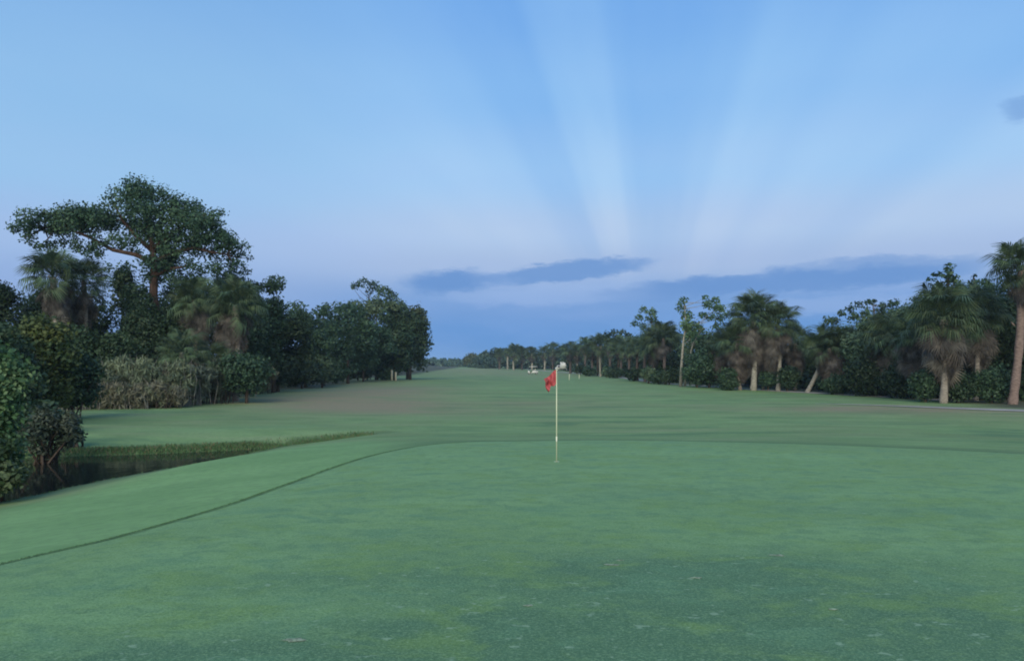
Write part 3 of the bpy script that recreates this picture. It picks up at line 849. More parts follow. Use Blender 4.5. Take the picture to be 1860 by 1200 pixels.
OL = 'dark oaks in the wood behind the pond'
tree_px('oak_tree', 'dark oak cut by the left picture edge behind the yellowish bush', 'tree', -25, 488, 60, 150, group=OL, n=34)
tree_px('oak_tree', 'dark leafy oak under the left limb of the great pine, behind the shaggy palms', 'tree', 120, 520, 66, 190, group=OL, n=44)
tree_px('juniper_tree', 'narrow pointed juniper in the sky gap beside the great pine trunk', 'tree', 224, 482, 68, 62, n=22, rr=(.6, 1.1), shape=2, low=.15)
tree_px('juniper_tree', 'short pointed juniper touching the great pine trunk on its left', 'tree', 250, 512, 64, 58, n=22, rr=(.6, 1.1), shape=2, low=.12)
tree_px('oak_tree', 'dark oak wrapped round the foot of the great pine trunk', 'tree', 280, 548, 62, 130, group=OL, n=40, low=.05)
tree_px('oak_tree', 'dark oak rising between great pine and the brown skirted palm', 'tree', 345, 500, 70, 130, group=OL, n=34)
tree_px('oak_tree', 'dark oak whose rounded top shows above the brown skirted palm', 'tree', 425, 492, 72, 130, group=OL, n=38)
tree_px('juniper_tree', 'ragged upright juniper standing above the wood right of the great pine', 'tree', 497, 497, 76, 52, leaf='pine_needle', n=26, rr=(.6, 1.2), shape=2, low=.1)
tree_px('juniper_tree', 'small thin juniper just left of the ragged upright juniper', 'tree', 466, 508, 77, 36, leaf='pine_needle', n=16, rr=(.5, .9), shape=2, low=.2)
tree_px('oak_tree', 'dark oak below the ragged upright juniper', 'tree', 505, 560, 78, 150, group=OL, n=40, low=.04)
tree_px('oak_tree', 'dark spreading oak with a flat top, just right of the ragged juniper', 'tree', 555, 548, 98, 140, group=OL, n=40, low=.05)
tree_px('juniper_tree', 'small rounded juniper top in the dip between ragged juniper and rusty oak', 'tree', 588, 549, 104, 44, n=16, rr=(.6, 1.0), low=.3)
tree_px('oak_tree', 'dark oak left beside the flat topped pine', 'tree', 632, 545, 112, 110, group=OL, n=34, low=.05)
tree_px('oak_tree', 'large olive oak standing under the flat topped pine', 'tree', 684, 520, 128, 140, leaf='olive_leaf', group=OL, n=44, low=.22, size=.27, seed=21)
tree_px('oak_tree', 'dark oak in front of the large olive oak, its foliage low over the grass', 'tree', 660, 588, 120, 130, group=OL, n=44, low=.10, size=.4)
tree_px('oak_tree', 'rusty tinged oak that ends the wood, its crown bulging over the fairway', 'tree', 740, 552, 134, 84, leaf='rust_leaf', group=OL, n=52, low=.22, size=.27, rr=(1.0, 1.8))
tree_px('oak_tree', 'dark oak in front of the rusty tinged oak', 'tree', 716, 575, 128, 104, group=OL, n=46, low=.08, size=.27)
tree_px('oak_tree', 'rounded oak whose dark side bulges last over the fairway', 'tree', 745, 566, 130, 80, group=OL, n=46, low=.16, size=.27, rr=(1.0, 1.9))
D = 150.0
def pc2(px, py, r, de=1.0): 
    x, z = W(px, py, 150.0); return (x - (668 - CX) / F * 150.0, rsp.normal() * .8, z, r / F * 150.0, de)
make_tree('pine_tree', 'flat topped pine poking out above the oaks near the end of the wood', 'tree', (668 - CX) / F * 150.0, 150.0, 15, 9, leaf='pine_needle', bark='bark_dark', dens=.8, size=.28,
          clumps=[pc2(645, 518, 9), pc2(660, 513, 10), pc2(675, 517, 11), pc2(690, 526, 10), pc2(708, 533, 9), pc2(718, 535, 6, .7), pc2(640, 521, 6, .6), pc2(668, 530, 9, .6)],
          trunk=[(0, 0, -.3), (.2, 0, 8), (.3, 0, 15.5)], trunk_r=.3, branches=8, seed=9)

# low shrubs before the wood
for (px, yt, d, w, lf, lb) in [
    (505, 640, 82, 90, 'oak_leaf', 'dark rounded shrub at the wood edge left of the worn brown ground'),
    (448, 634, 57.5, 110, 'oak_leaf', 'dark shrub in the hollow beneath the hanging brown palm skirt'),
    (155, 590, 55.5, 90, 'oak_leaf', 'dark shrub below the shaggy palms, behind the yellowish bush'),
    (215, 600, 56, 90, 'oak_leaf', 'dark shrub behind the pale green brush left of the great pine foot'),
    (548, 655, 92, 76, 'oak_leaf', 'dark low shrub reaching out onto the worn brown ground'),
    (585, 645, 96, 46, 'olive_leaf', 'paler olive shrub at the point of the wood beside the worn ground'),
    (610, 655, 112, 50, 'oak_leaf', 'small dark shrub tucked right of the paler olive shrub'),
    (700, 664, 128, 44, 'oak_leaf', 'small dark shrub left of the taller pale post'),
    (650, 660, 124, 60, 'oak_leaf', 'dark low shrub under the large olive oak')]:
    tree_px('shrub', lb, 'shrub', px, yt, d, w, leaf=lf, n=18, rr=(.7, 1.3), low=.0, size=.2, group='shrubs along the wood behind the pond', branches=3)

G_BR = 'wild brush along the far bank'
brush = [
    (192, 690, 52, 62, 'brush_green', 'dusky green brush clump, leftmost of the wild brush by the yellowish bush'),
    (222, 664, 54, 66, 'brush_green', 'pale green brush clump with a flat top left of the brown brush'),
    (258, 668, 53, 62, 'brush_green', 'pale green brush clump in the middle of the flat topped stretch'),
    (292, 678, 54, 56, 'brush_green', 'green brush clump where the pale stretch turns brown'),
    (322, 672, 53, 54, 'brush_green', 'tall greyish brush clump with dry upright stalks'),
    (352, 676, 55, 58, 'brush_grey', 'grey bluish brush clump below the squat grey palm'),
    (384, 668, 57, 54, 'brush_grey', 'grey brush clump with thin pale twigs under the squat palm'),
    (412, 672, 61, 54, 'brush_brown', 'brown and pinkish brush clump under the brown skirted palm'),
    (440, 670, 66, 52, 'brush_grey', 'grey brown brush clump right below the hanging brown skirt'),
    (468, 668, 72, 48, 'brush_brown', 'last dry brown brush clump before the dark rounded shrubs'),
    (205, 712, 50.5, 50, 'brush_brown', 'low dry brush clump at the grass edge below the pale green brush'),
    (250, 714, 51, 60, 'brush_brown', 'low reddish brush clump in front of the flat topped stretch'),
    (300, 712, 51.5, 54, 'brush_brown', 'low reddish brown brush clump in front of the tall dry stalks'),
    (150, 705, 50, 60, 'brush_brown', 'low brown brush clump under the yellowish bush'),
    (112, 700, 49.5, 60, 'brush_grey', 'low grey brush clump left of the brown one under the yellowish bush')]
for i, (px, yt, d, w, lf, lb) in enumerate(brush):
    x = (px - CX) / F * d; yt -= 18; H = Htop(yt, d, x); rs = np.random.default_rng(i + 77)
    root = empty('brush_clump', (x, d, tz(x, d))); tag(root, lb, 'shrub', G_BR)
    Cc, Rr = crown_clumps(-.1, H, w / F * d * .72, .9, 30, .3, .6, rs)
    V, Q, T, K = leaves(Cc, Rr, .085, .5, aspect=5.5, rs=rs, hollow=.2, up=.0, droop=1.6)
    V[:, 2] = np.maximum(V[:, 2], -.03)
    link('foliage', mesh_np('foliage', V, Q, MATS[lf], {'tint': T, 'clump': K}), root)
    mb = MB()
    for k in range(34):
        a = Vector((rs.normal() * w / F * d * .28, rs.normal() * .45, -.05)); l = H * (.6 + .5 * rs.random())
        mb.tube([a, a + Vector((rs.normal() * .15, rs.normal() * .15, l * .6)), a + Vector((rs.normal() * .4, rs.normal() * .3, l))], [.03, .02, .006], 3, False)
    link('stalks', mb.mesh('stalks', MATS['bark_pale' if i % 3 else 'bark_dark']), root)['kind'] = 'stuff'

# bushes at the pond's left end
def bush(label, x, y, H, Wx, leaf, n=34, size=.14, dens=.8, rr=(.35, .7), seed=0, low=0.0, z=None, aspect=1.7, stems=10):
    rs = np.random.default_rng(seed)
    root = empty('bush', (x, y, tz(x, y) if z is None else z)); tag(root, label, 'bush')
    Cc, Rr = crown_clumps(H * low, H, Wx / 2, Wx / 2 * .8, n, rr[0], rr[1], rs)
    V, Q, T, K = leaves(Cc, Rr, size, dens, aspect=aspect, rs=rs, hollow=.3)
    link('foliage', mesh_np('foliage', V, Q, MATS[leaf], {'tint': T, 'clump': K}), root)
    mb = MB()
    for i in range(stems):
        c = Vector(Cc[i]); a = Vector((rs.normal() * .2, rs.normal() * .2, -.3))
        mb.tube([a, a.lerp(c, .5) + Vector((rs.normal() * .1, rs.normal() * .1, .1)), c], [.05, .035, .01], 5)
    link('stem', mb.mesh('stem', MATS['bark_dark'], True), root)
    return root


bush('tall green leafy bush at the left picture edge, nearest the camera, over the pond', (-18 - CX) / F * 19.0, 19.0, 4.1, 2.0, 'bright_leaf', n=76, size=.07, dens=.55, rr=(.3, .55), seed=41, z=-.3)
bush('lower green bush leaning over the dark water below the tall leafy bush', (-28 - CX) / F * 17.6, 17.6, 1.9, 1.9, 'bright_leaf', n=36, size=.08, dens=.6, rr=(.25, .45), seed=42, z=-.4)
bush('big yellowish green bush on the far side of the pond', (82 - CX) / F * 40.0, 40.0, Htop(566, 40.0, -24.2), 3.9, 'yellow_leaf', n=56, size=.125, dens=.6, rr=(.5, .9), seed=43)
bush('dark green bush joined to the right side of the yellowish bush', (130 - CX) / F * 42.0, 42.0, Htop(630, 42.0, -24.0), 3.4, 'oak_leaf', n=46, size=.125, dens=.65, rr=(.5, .8), seed=44)
bush('dark bush behind the tall leafy bush, left of the yellowish one', (12 - CX) / F * 36.0, 36.0, Htop(585, 36.0, -23.6), 3.8, 'oak_leaf', n=50, size=.125, dens=.65, rr=(.5, .9), seed=45)
bush('grey twiggy bush standing in the left end of the pond', (84 - CX) / F * 27.0, 27.0, 2.1, 2.5, 'twiggy', n=34, size=.07, dens=.42, rr=(.2, .5), seed=46, z=-.45, aspect=2.4, stems=24)
bush('small dark green sprig bush at the corner of the pond bank', (134 - CX) / F * 29.6, 29.6, 1.35, .8, 'oak_leaf', n=14, size=.10, dens=.6, rr=(.15, .28), seed=47, z=-.25, aspect=2.0)
bush('dark low bush behind the grey twiggy bush', (60 - CX) / F * 33.0, 33.0, Htop(720, 33.0, -20.5), 2.6, 'oak_leaf', n=34, size=.15, dens=.8, rr=(.35, .6), seed=48, z=-.1)

# marker posts and pale trunks in front of the last oaks
def post(label, x, y, h, r, mat='post_wood', group=None, name='wooden_post'):
    mb = MB(); mb.tube([(0, 0, -.2), (0, 0, h * .5), (0, 0, h - r), (0, 0, h)], [r, r, r, r * .5], 10)
    o = link(name, mb.mesh(name, MATS[mat], True), None, (x, y, tz(x, y))); tag(o, label, 'post', group); return o
post('taller pale post before the last oaks of the pond side wood', (712 - CX) / F * 125.0, 125.0, 1.75, .17)
post('shorter pale post right of the taller one before the last oaks', (719 - CX) / F * 123.0, 123.0, 1.45, .15)
post('grey weathered post under the large olive oak', (683 - CX) / F * 137.0, 137.0, 2.4, .17)
post('low grey post left of the weathered one at the wood edge', (665 - CX) / F * 132.0, 132.0, 1.6, .2)

# ------------------------------------------------------------------ right side, near to far
GP_R = 'cabbage palms along the cart path side'
palm_px('tall cabbage palm with leaning reddish trunk at the right picture edge', 1838, 492, 54, crown_px=1856, s=1.25, ng=44, nd=46, drop=1.4, mat='bark_palm_warm', r=.27, group=GP_R)
palm_px('cabbage palm with a stout pale trunk under the widest skirt, second from the right', 1713, 580, 55.5, s=1.5, ng=44, nd=96, drop=2.6, r=.24, group=GP_R)
palm_px('cabbage palm behind the stout one with its brown skirt showing on the right', 1772, 575, 60, s=1.35, ng=40, nd=80, drop=2.9, group=GP_R)
palm_px('cabbage palm with grey hanging fronds left behind the stout trunked palm', 1668, 612, 62, s=1.3, ng=36, nd=80, drop=1.9, grey=True, group=GP_R)
palm_px('cabbage palm with olive fronds beside the pale green oak', 1622, 612, 68, s=1.45, ng=40, nd=60, drop=2.4, grey=True, group=GP_R)
palm_px('low cabbage palm with rusty skirt to the ground right of the leaning trunk', 1506, 632, 78, s=1.45, ng=40, nd=90, drop=2.4, group=GP_R)
palm_px('cabbage palm on a slanting pale trunk', 1463, 640, 79, crown_px=1500, s=1.1, ng=28, nd=40, drop=1.0, mat='bark_pale', r=.2, group=GP_R)
palm_px('cabbage palm left beside the low rusty skirted one', 1540, 628, 81, s=1.3, ng=34, nd=60, drop=2.2, group=GP_R)
palm_px('highest crowned cabbage palm of the close pair, on a pale trunk', 1368, 578, 84, s=1.75, ng=46, nd=110, drop=4.2, mat='bark_pale', r=.27, group=GP_R)
palm_px('second palm of the close pair, with a straight slim trunk and lower crown', 1413, 590, 83, s=1.45, ng=42, nd=90, drop=3.4, mat='bark_pale', r=.21, group=GP_R)
palm_px('cabbage palm leaning out left of the close pair', 1345, 622, 85, crown_px=1338, s=1.4, ng=36, nd=80, drop=2.6, group=GP_R)
palm_px('short cabbage palm between the close pair and the slanting trunk', 1444, 622, 86, s=1.3, ng=34, nd=70, drop=2.0, group=GP_R)
palm_px('thin cabbage palm crowded under the highest crown, its trunk grey', 1386, 628, 86, s=1.2, ng=24, nd=60, drop=2.0, grey=True, group=GP_R)
palm_px('cabbage palm with pinkish skirt directly right of the twin trunked pine', 1316, 630, 90, s=1.3, ng=30, nd=60, drop=2.4, group=GP_R)

GO_R = 'dark trees of the wood behind the palms'
tree_px('oak_tree', 'tall dark oak behind the tall palm at the right picture edge', 'tree', 1830, 505, 62, 150, group=GO_R, n=44, low=.1)
tree_px('oak_tree', 'tall dark oak rising between the two rightmost palms', 'tree', 1770, 508, 65, 130, group=GO_R, n=44, low=.1)
tree_px('oak_tree', 'dark oak directly behind the stout trunked palm', 'tree', 1705, 520, 68, 130, group=GO_R, n=44, low=.1)
tree_px('oak_tree', 'dark oak filling the ground behind the tall reddish palm trunk', 'tree', 1875, 585, 60, 130, group=GO_R, n=40, low=.03)
def pine_px(label, px, d, cl, trunk_px, leaf='pine_needle', bark='bark_dark', r=.22, size=.24, dens=.75, seed=0, branches=10, name='pine_tree'):
    x0 = (px - CX) / F * d; z0 = tz(x0, d); rs = np.random.default_rng(seed)
    c = []
    for (a, b_, rr_, *de) in cl:
        xx, zz = W(a, b_, d); c.append((xx - x0, rs.normal() * rr_ / F * d * .6, zz - z0, rr_ / F * d, de[0] if de else 1.0))
    tp = [(0, 0, -.3)]
    for a, b_ in trunk_px: xx, zz = W(a, b_, d); tp.append((xx - x0, 0, zz - z0))
    return make_tree(name, label, 'tree', x0, d, 12, 5, leaf=leaf, bark=bark, clumps=c, trunk=tp, trunk_r=r, branches=branches, size=size, dens=dens, seed=seed, hollow=.25)
pine_px('dark pine whose narrow tip stands clear above the stout trunked palm', 1720, 70, [(1722, 484, 11), (1716, 500, 13), (1730, 510, 14), (1700, 498, 8, .7), (1693, 508, 9, .7), (1745, 522, 12), (1705, 520, 15), (1728, 530, 18)],
        [(1720, 600), (1722, 520), (1722, 486)], seed=5)
pine_px('dark sparse pine with a thin spike between the two rightmost palms', 1772, 71, [(1770, 500, 6, .8), (1775, 512, 10), (1762, 518, 10), (1790, 512, 10), (1800, 522, 12)], [(1772, 600), (1770, 505)], seed=6)
pine_px('wide dark pine behind the pale green oak, flat tops stepping up to the right', 1595, 100,
        [(1530, 569, 9), (1545, 560, 10), (1560, 553, 9), (1575, 549, 8), (1586, 548, 7), (1600, 556, 10), (1618, 553, 10), (1632, 550, 9), (1548, 575, 13), (1570, 570, 14), (1600, 572, 15), (1628, 568, 14), (1645, 562, 12), (1500, 583, 10), (1515, 580, 10)],
        [(1595, 640), (1590, 580), (1585, 552)], seed=7)
tree_px('oak_tree', 'pale green drooping oak right of the rusty skirted palm', 'tree', 1592, 572, 74, 110, leaf='olive_leaf', group=GO_R, n=44, low=.12, aspect=2.2)
tree_px('oak_tree', 'olive green oak between the pale drooping oak and stout palm', 'tree', 1645, 555, 76, 100, leaf='olive_leaf', group=GO_R, n=38, low=.1, seed=33)
tree_px('oak_tree', 'dark low oak under the pale green drooping oak', 'tree', 1588, 645, 70, 120, group=GO_R, n=40, low=.0)
tree_px('oak_tree', 'dark low oak left behind the stout palm trunk', 'tree', 1655, 650, 64, 90, group=GO_R, n=34, low=.0)
tree_px('oak_tree', 'dark low oak right behind the stout palm trunk', 'tree', 1768, 640, 63, 100, group=GO_R, n=34, low=.0)
tree_px('oak_tree', 'dark oak behind the slanting pale trunk', 'tree', 1470, 612, 92, 110, group=GO_R, n=38, low=.0)
tree_px('oak_tree', 'dark oak behind the rusty skirted palm', 'tree', 1540, 592, 94, 110, group=GO_R, n=38, low=.0)
tree_px('oak_tree', 'dark oak behind the close pair of palms', 'tree', 1395, 600, 96, 130, group=GO_R, n=40, low=.0)
tree_px('oak_tree', 'very dark round oak low between twin trunked pine and the palms', 'tree', 1288, 630, 92, 88, group=GO_R, n=40, low=.0)
tree_px('oak_tree', 'olive oak behind the twin trunked pine, its top below the pale tufts', 'tree', 1285, 590, 104, 100, leaf='olive_leaf', group=GO_R, n=36, low=.1)
tree_px('oak_tree', 'dark oak behind the palm with the pinkish skirt', 'tree', 1330, 605, 100, 90, group=GO_R, n=34, low=.0)
tree_px('oak_tree', 'dark green oak left of the twin trunked pine', 'tree', 1205, 592, 125, 84, group=GO_R, n=34, low=.1)
tree_px('oak_tree', 'dark shaded oak low between the small palms and the twin trunked pine', 'tree', 1215, 640, 118, 70, group=GO_R, n=30, low=.0)

pine_px('twin trunked pale pine with sparse light green tufts against the sky', 1236, 96,
        [(1242, 545, 9, .6), (1240, 560, 10, .7), (1250, 572, 12, 1), (1246, 590, 14, 1.1), (1255, 604, 13, 1), (1262, 590, 10, .6), (1278, 572, 9, .7), (1285, 552, 11, .9), (1300, 545, 10, .8), (1298, 560, 11, .9),
         (1312, 560, 9, .8), (1290, 575, 10, .8), (1308, 578, 10, .8), (1320, 570, 8, .7), (1300, 592, 9, .6), (1272, 595, 9, .5), (1282, 540, 7, .6), (1232, 552, 6, .5)],
        [(1238, 660), (1241, 620), (1246, 590), (1243, 548)], leaf='pale_needle', bark='bark_pale', r=.19, size=.2, dens=1.15, seed=11, branches=18)
pine_px('thin pale pine trunk leaning right out of the twin trunked pine', 1243, 98, [(1268, 610, 8, .6), (1275, 600, 7, .5), (1262, 620, 7, .5)], [(1250, 660), (1258, 625), (1275, 596)],
        leaf='pale_needle', bark='bark_pale', r=.14, size=.2, dens=.8, seed=12, branches=4)
pine_px('light green pine with two open tufts left of the twin trunked pine', 1180, 122,
        [(1170, 562, 9, .8), (1182, 568, 10, .9), (1188, 580, 10, 1), (1160, 576, 8, .8), (1154, 588, 8, .8), (1168, 592, 9, .8), (1198, 588, 9, .8), (1206, 594, 7, .7), (1176, 578, 8, .5)],
        [(1183, 640), (1186, 600), (1180, 566)], leaf='pale_needle', bark='bark_dark', r=.24, size=.24, dens=.95, seed=13, branches=9)
pine_px('round topped dark pine above the small palms', 1122, 160,
        [(1104, 607, 8), (1115, 603, 8), (1128, 604, 9), (1138, 610, 8), (1144, 618, 7, .7), (1120, 613, 9), (1100, 615, 7)], [(1124, 640), (1122, 606)], seed=14, size=.3)
pine_px('dark low pine left beside the round topped one', 1085, 175, [(1075, 617, 6), (1085, 615, 7), (1094, 618, 7), (1065, 621, 5)], [(1086, 645), (1084, 616)], seed=15, size=.3)

# far row of palms: shared crowns, joined
leaf_mat('far_dead', (.028, .032, .034), (.075, .072, .070), (.12, .11, .105), transl=.1)
FAR = []
for s_ in range(6):
    fm = frond_matrices(26 + 3 * (s_ % 3), 20 + 6 * (s_ % 4), 1.0 + .35 * (s_ % 3), 1.25, np.random.default_rng(s_ + 900))
    FAR.append((joined(fm, MATS['palm_green'], 'g'), joined(fm, MATS['far_dead'], 'd')))
far_palms = [  # px, heart y, d, scale, trunk, label
    (1205, 618, 113, 1.25, 'bark_palm_dark', 'cabbage palm just left of the light trunked pines with a bare trunk'),
    (1187, 628, 116, 1.1, 'bark_palm_dark', 'cabbage palm with reddish skirt below the light green pine'),
    (1172, 630, 121, 1.1, 'bark_palm_dark', 'slim cabbage palm below the two open tufts of the light green pine'),
    (1158, 626, 127, 1.15, 'bark_palm_dark', 'cabbage palm right of the short pale post with thick fronds'),
    (1142, 632, 140, 1.1, 'bark_palm_dark', 'cabbage palm standing behind the pale roadside stake'),
    (1127, 633, 150, 1.1, 'bark_palm_dark', 'cabbage palm under the round topped dark pine'),
    (1108, 634, 158, 1.1, 'bark_palm_dark', 'cabbage palm left below the round topped dark pine'),
    (1091, 632, 165, 1.25, 'bark_pale', 'cabbage palm with the bright bare trunk left of the round topped pine'),
    (1076, 636, 178, 1.2, 'bark_palm_dark', 'cabbage palm next left of the bright bare trunk'),
    (1062, 634, 190, 1.2, 'bark_palm_dark', 'cabbage palm with a pale stem, second left of the bright trunk'),
    (1048, 637, 200, 1.2, 'bark_pale', 'cabbage palm third left of the bright bare trunk'),
    (1036, 634, 205, 1.25, 'bark_palm_dark', 'cabbage palm just right behind the white truck'),
    (1022, 635, 298, 1.4, 'bark_palm_dark', 'cabbage palm behind the white truck'),
    (1004, 634, 300, 1.45, 'bark_palm_dark', 'cabbage palm behind the cab of the white truck, over the flag'),
    (989, 640, 285, 1.35, 'bark_pale', 'cabbage palm with white stem between golf cart and white truck'),
    (966, 641, 290, 1.3, 'bark_pale', 'cabbage palm rising behind the golf cart'),
    (948, 642, 300, 1.3, 'bark_palm_dark', 'cabbage palm left behind the golf cart'),
    (933, 637, 290, 1.5, 'bark_pale', 'cabbage palm with the whitest trunk left of the golf cart'),
    (922, 642, 310, 1.2, 'bark_pale', 'cabbage palm just left of the whitest trunk'),
    (907, 645, 330, 1.2, 'bark_palm_dark', 'last small cabbage palm before the far brown tree')]
for i, (px, yh, d, s, mt, lb) in enumerate(far_palms):
    jr = np.random.default_rng(i * 13 + 5); yh += jr.normal() * 4.5 * (150 / d) ** .5; s *= .75 + .55 * jr.random()
    x = (px - CX) / F * d; H = Htop(yh, d, x)
    root = empty('cabbage_palm', (x, d, tz(x, d)), i * 1.3); tag(root, lb, 'palm', 'far row of cabbage palms')
    link('trunk', palm_trunk((0, 0, -.3), (0, 0, H), .24 * (d / 150) ** .5, 0, mt, i), root)
    a, b_ = FAR[(i * 5 + i // 3) % 6]
    o = link('crown', a, root, (0, 0, H), (jr.normal() * .1, jr.normal() * .1, 0)); o.scale = (s, s, s * (.8 + .3 * jr.random()))
    o = link('dead_frond_skirt', b_, root, (0, 0, H)); o.scale = (s * (.7 + .3 * jr.random()), s * .9, s * (.45 + .6 * jr.random()))

for (px, yt, d, w, lf, lb) in [
    (1216, 668, 106, 44, 'oak_leaf', 'dark low shrub left of the foot of the twin trunked pine'),
    (1196, 672, 110, 34, 'oak_leaf', 'dark low shrub before the slim reddish palm trunks'),
    (1178, 664, 113, 30, 'olive_leaf', 'olive shrub between the slim palms below the light green pine'),
    (1151, 668, 124, 36, 'oak_leaf', 'dark shrub just right of the pale roadside stake'),
    (1118, 667, 142, 36, 'oak_leaf', 'dark shrub under the round topped dark pine'),
    (1102, 664, 152, 20, 'olive_leaf', 'olive shrub right of the bright bare palm trunk'),
    (1070, 665, 168, 30, 'oak_leaf', 'dark shrub left of the bright bare palm trunk'),
    (1054, 661, 182, 22, 'oak_leaf', 'small dark shrub right of the white truck'),
    (1266, 655, 92, 56, 'oak_leaf', 'dark shrub touching the twin trunked pine on its right'),
    (1322, 668, 84, 44, 'oak_leaf', 'dark shrub left of the close pair of palms'),
    (1430, 662, 82, 46, 'oak_leaf', 'dark shrub between the close pair and the slanting trunk'),
    (1395, 672, 84, 30, 'oak_leaf', 'dark shrub between the two trunks of the close pair'),
    (1520, 680, 74, 50, 'oak_leaf', 'dark shrub at the foot of the rusty skirted palm'),
    (1740, 672, 56, 56, 'oak_leaf', 'dark shrub right of the stout palm trunk'),
    (1680, 668, 57, 44, 'oak_leaf', 'dark shrub left of the stout palm trunk'),
    (1800, 660, 56, 70, 'oak_leaf', 'dark shrub left of the tall leaning palm trunk')]:
    tree_px('shrub', lb, 'shrub', px, yt, d, w, leaf=lf, n=16, rr=(.5, 1.0), low=-.02, size=.2, group='shrubs along the cart path side', branches=2)

far_oaks = [  # px, top, d, width, leaf, label
    (1165, 606, 160, 70, 'far_leaf', 'dark oak in the wood behind the light green pine'),
    (1130, 622, 190, 70, 'far_leaf', 'dark oak in the wood behind the round topped pine'),
    (1090, 626, 220, 74, 'far_leaf', 'dark oak in the wood behind the bright bare palm trunk'),
    (1050, 628, 250, 70, 'far_leaf', 'dark oak in the wood right of the white truck'),
    (1012, 632, 330, 60, 'far_leaf', 'dark oak in the wood behind the white truck'),
    (975, 638, 350, 60, 'far_leaf', 'dark oak in the wood behind the golf cart'),
    (938, 626, 370, 44, 'far_leaf', 'rounded far oak standing highest above the whitest palm trunk'),
    (905, 632, 390, 46, 'far_leaf', 'rounded bluish oak left of the highest far oak'),
    (882, 637, 410, 36, 'far_leaf', 'small bluish oak at the end of the rounded far oaks'),
    (858, 641, 430, 34, 'rust_leaf', 'brownish far tree where the wood drops to the horizon line')]
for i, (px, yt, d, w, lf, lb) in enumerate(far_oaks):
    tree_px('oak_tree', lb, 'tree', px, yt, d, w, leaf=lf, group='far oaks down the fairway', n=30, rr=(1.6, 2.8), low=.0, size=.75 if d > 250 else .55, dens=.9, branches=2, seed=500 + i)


def mass(name, label, pts, w, h, size, leaf, n_per_m, rr, seed, dens=.8):
    """undergrowth along a line, one object: nobody could count it"""
    rs = np.random.default_rng(seed); Cc, Rr = [], []
    for (a, b_), (ha, hb) in zip(zip(pts[:-1], pts[1:]), zip(h[:-1], h[1:])):
        L = math.hypot(b_[0] - a[0], b_[1] - a[1])
        for k in range(int(L * n_per_m)):
            u = rs.random(); hh = ha + (hb - ha) * u; r = rr[0] + (rr[1] - rr[0]) * rs.random()
            x = a[0] + (b_[0] - a[0]) * u + rs.normal() * w; y = a[1] + (b_[1] - a[1]) * u + rs.normal() * w * .6
            Cc.append((x, y, tz(x, y) + rs.random() ** .8 * max(hh - r, .2))); Rr.append((r, r, r * .8))
    V, Q, T, K = leaves(Cc, Rr, size, dens, rs=rs)
    V[:, 2] = np.maximum(V[:, 2], -.6)
    return tag(link(name, mesh_np(name, V, Q, MATS[leaf], {'tint': T, 'clump': K})), label, 'undergrowth', kind='stuff')


mass('undergrowth', 'dark undergrowth below the palms along the cart path', [(42, 56), (39, 68), (37, 84), (33, 100), (30, 118), (29, 150), (28, 200)], 1.4, [3.5, 4, 4.5, 5, 5, 5.5, 5.5], .42, 'oak_leaf', 1.7, (.9, 1.6), 61, .7)
mass('undergrowth', 'dark undergrowth in the wood behind the pond', [(-46, 58), (-38, 62), (-32, 74), (-31, 96), (-34, 120), (-34, 150)], 1.5, [5, 5.5, 5, 5, 5, 6], .42, 'oak_leaf', 1.6, (.9, 1.6), 62, .7)
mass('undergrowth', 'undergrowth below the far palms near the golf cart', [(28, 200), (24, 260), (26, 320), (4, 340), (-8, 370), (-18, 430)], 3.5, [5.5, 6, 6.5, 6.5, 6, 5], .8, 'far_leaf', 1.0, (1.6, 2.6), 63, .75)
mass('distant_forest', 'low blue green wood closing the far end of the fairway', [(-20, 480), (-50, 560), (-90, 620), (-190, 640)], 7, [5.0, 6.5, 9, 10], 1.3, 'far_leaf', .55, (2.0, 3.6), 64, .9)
mass('distant_forest', 'wood that fills the land beyond the dark oaks behind the pond', [(-34, 150), (-38, 230), (-60, 330), (-110, 420)], 4, [11, 9, 7, 8], .9, 'oak_leaf', .5, (2.0, 3.2), 65, .7)

# long grass round the pond's rim
def pond_grass():
    rs = np.random.default_rng(8); V, T, K = [], [], []
    P = catmull(POND, 60)
    for rep in range(26):
        off = rs.normal(size=(len(P), 2)) * .13
        for (x, y), (ox, oy) in zip(P, off):
            x += ox; y += oy + .08
            if y < 12 or x < -24: continue
            V.append((x, y))
    for k in range(3600):
        u = rs.random(); x = -9.6 + 3.1 * u + rs.normal() * .35; y = 31.9 + 1.35 * u + rs.normal() * .32; V.append((x, y))
    P = np.array(V); d = sdist(PP, P[:, 0], P[:, 1]); P = P[d > -.45]
    n = len(P); z = terrain(P[:, 0], P[:, 1]); z = np.maximum(z, WATER_Z - .1)
    farside = P[:, 1] > 28.2
    h = (.03 + .08 * rs.random(n)) * np.where(farside, 1.2, .5); a = rs.random(n) * 6.28; w = .016 + .012 * rs.random(n)
    bx = np.stack([np.cos(a), np.sin(a), 0 * a], 1) * w[:, None]; b0 = np.column_stack([P, z])
    ln = rs.normal(size=(n, 3)) * .35 * h[:, None]; ln[:, 2] = h
    VV = np.stack([b0 - bx, b0 + bx, b0 + ln], 1).reshape(-1, 3)
    t = np.repeat(rs.random(n), 3); kk = np.repeat(np.where(rs.random(n) < .25, .95, .3), 3)
    return mesh_np('long_grass', VV, np.arange(len(VV)).reshape(-1, 3), MATS['bank_grass'], {'tint': t, 'clump': kk})


tag(link('long_grass', pond_grass()), 'uncut grass fringing the pond and its ditch', 'grass', kind='stuff')

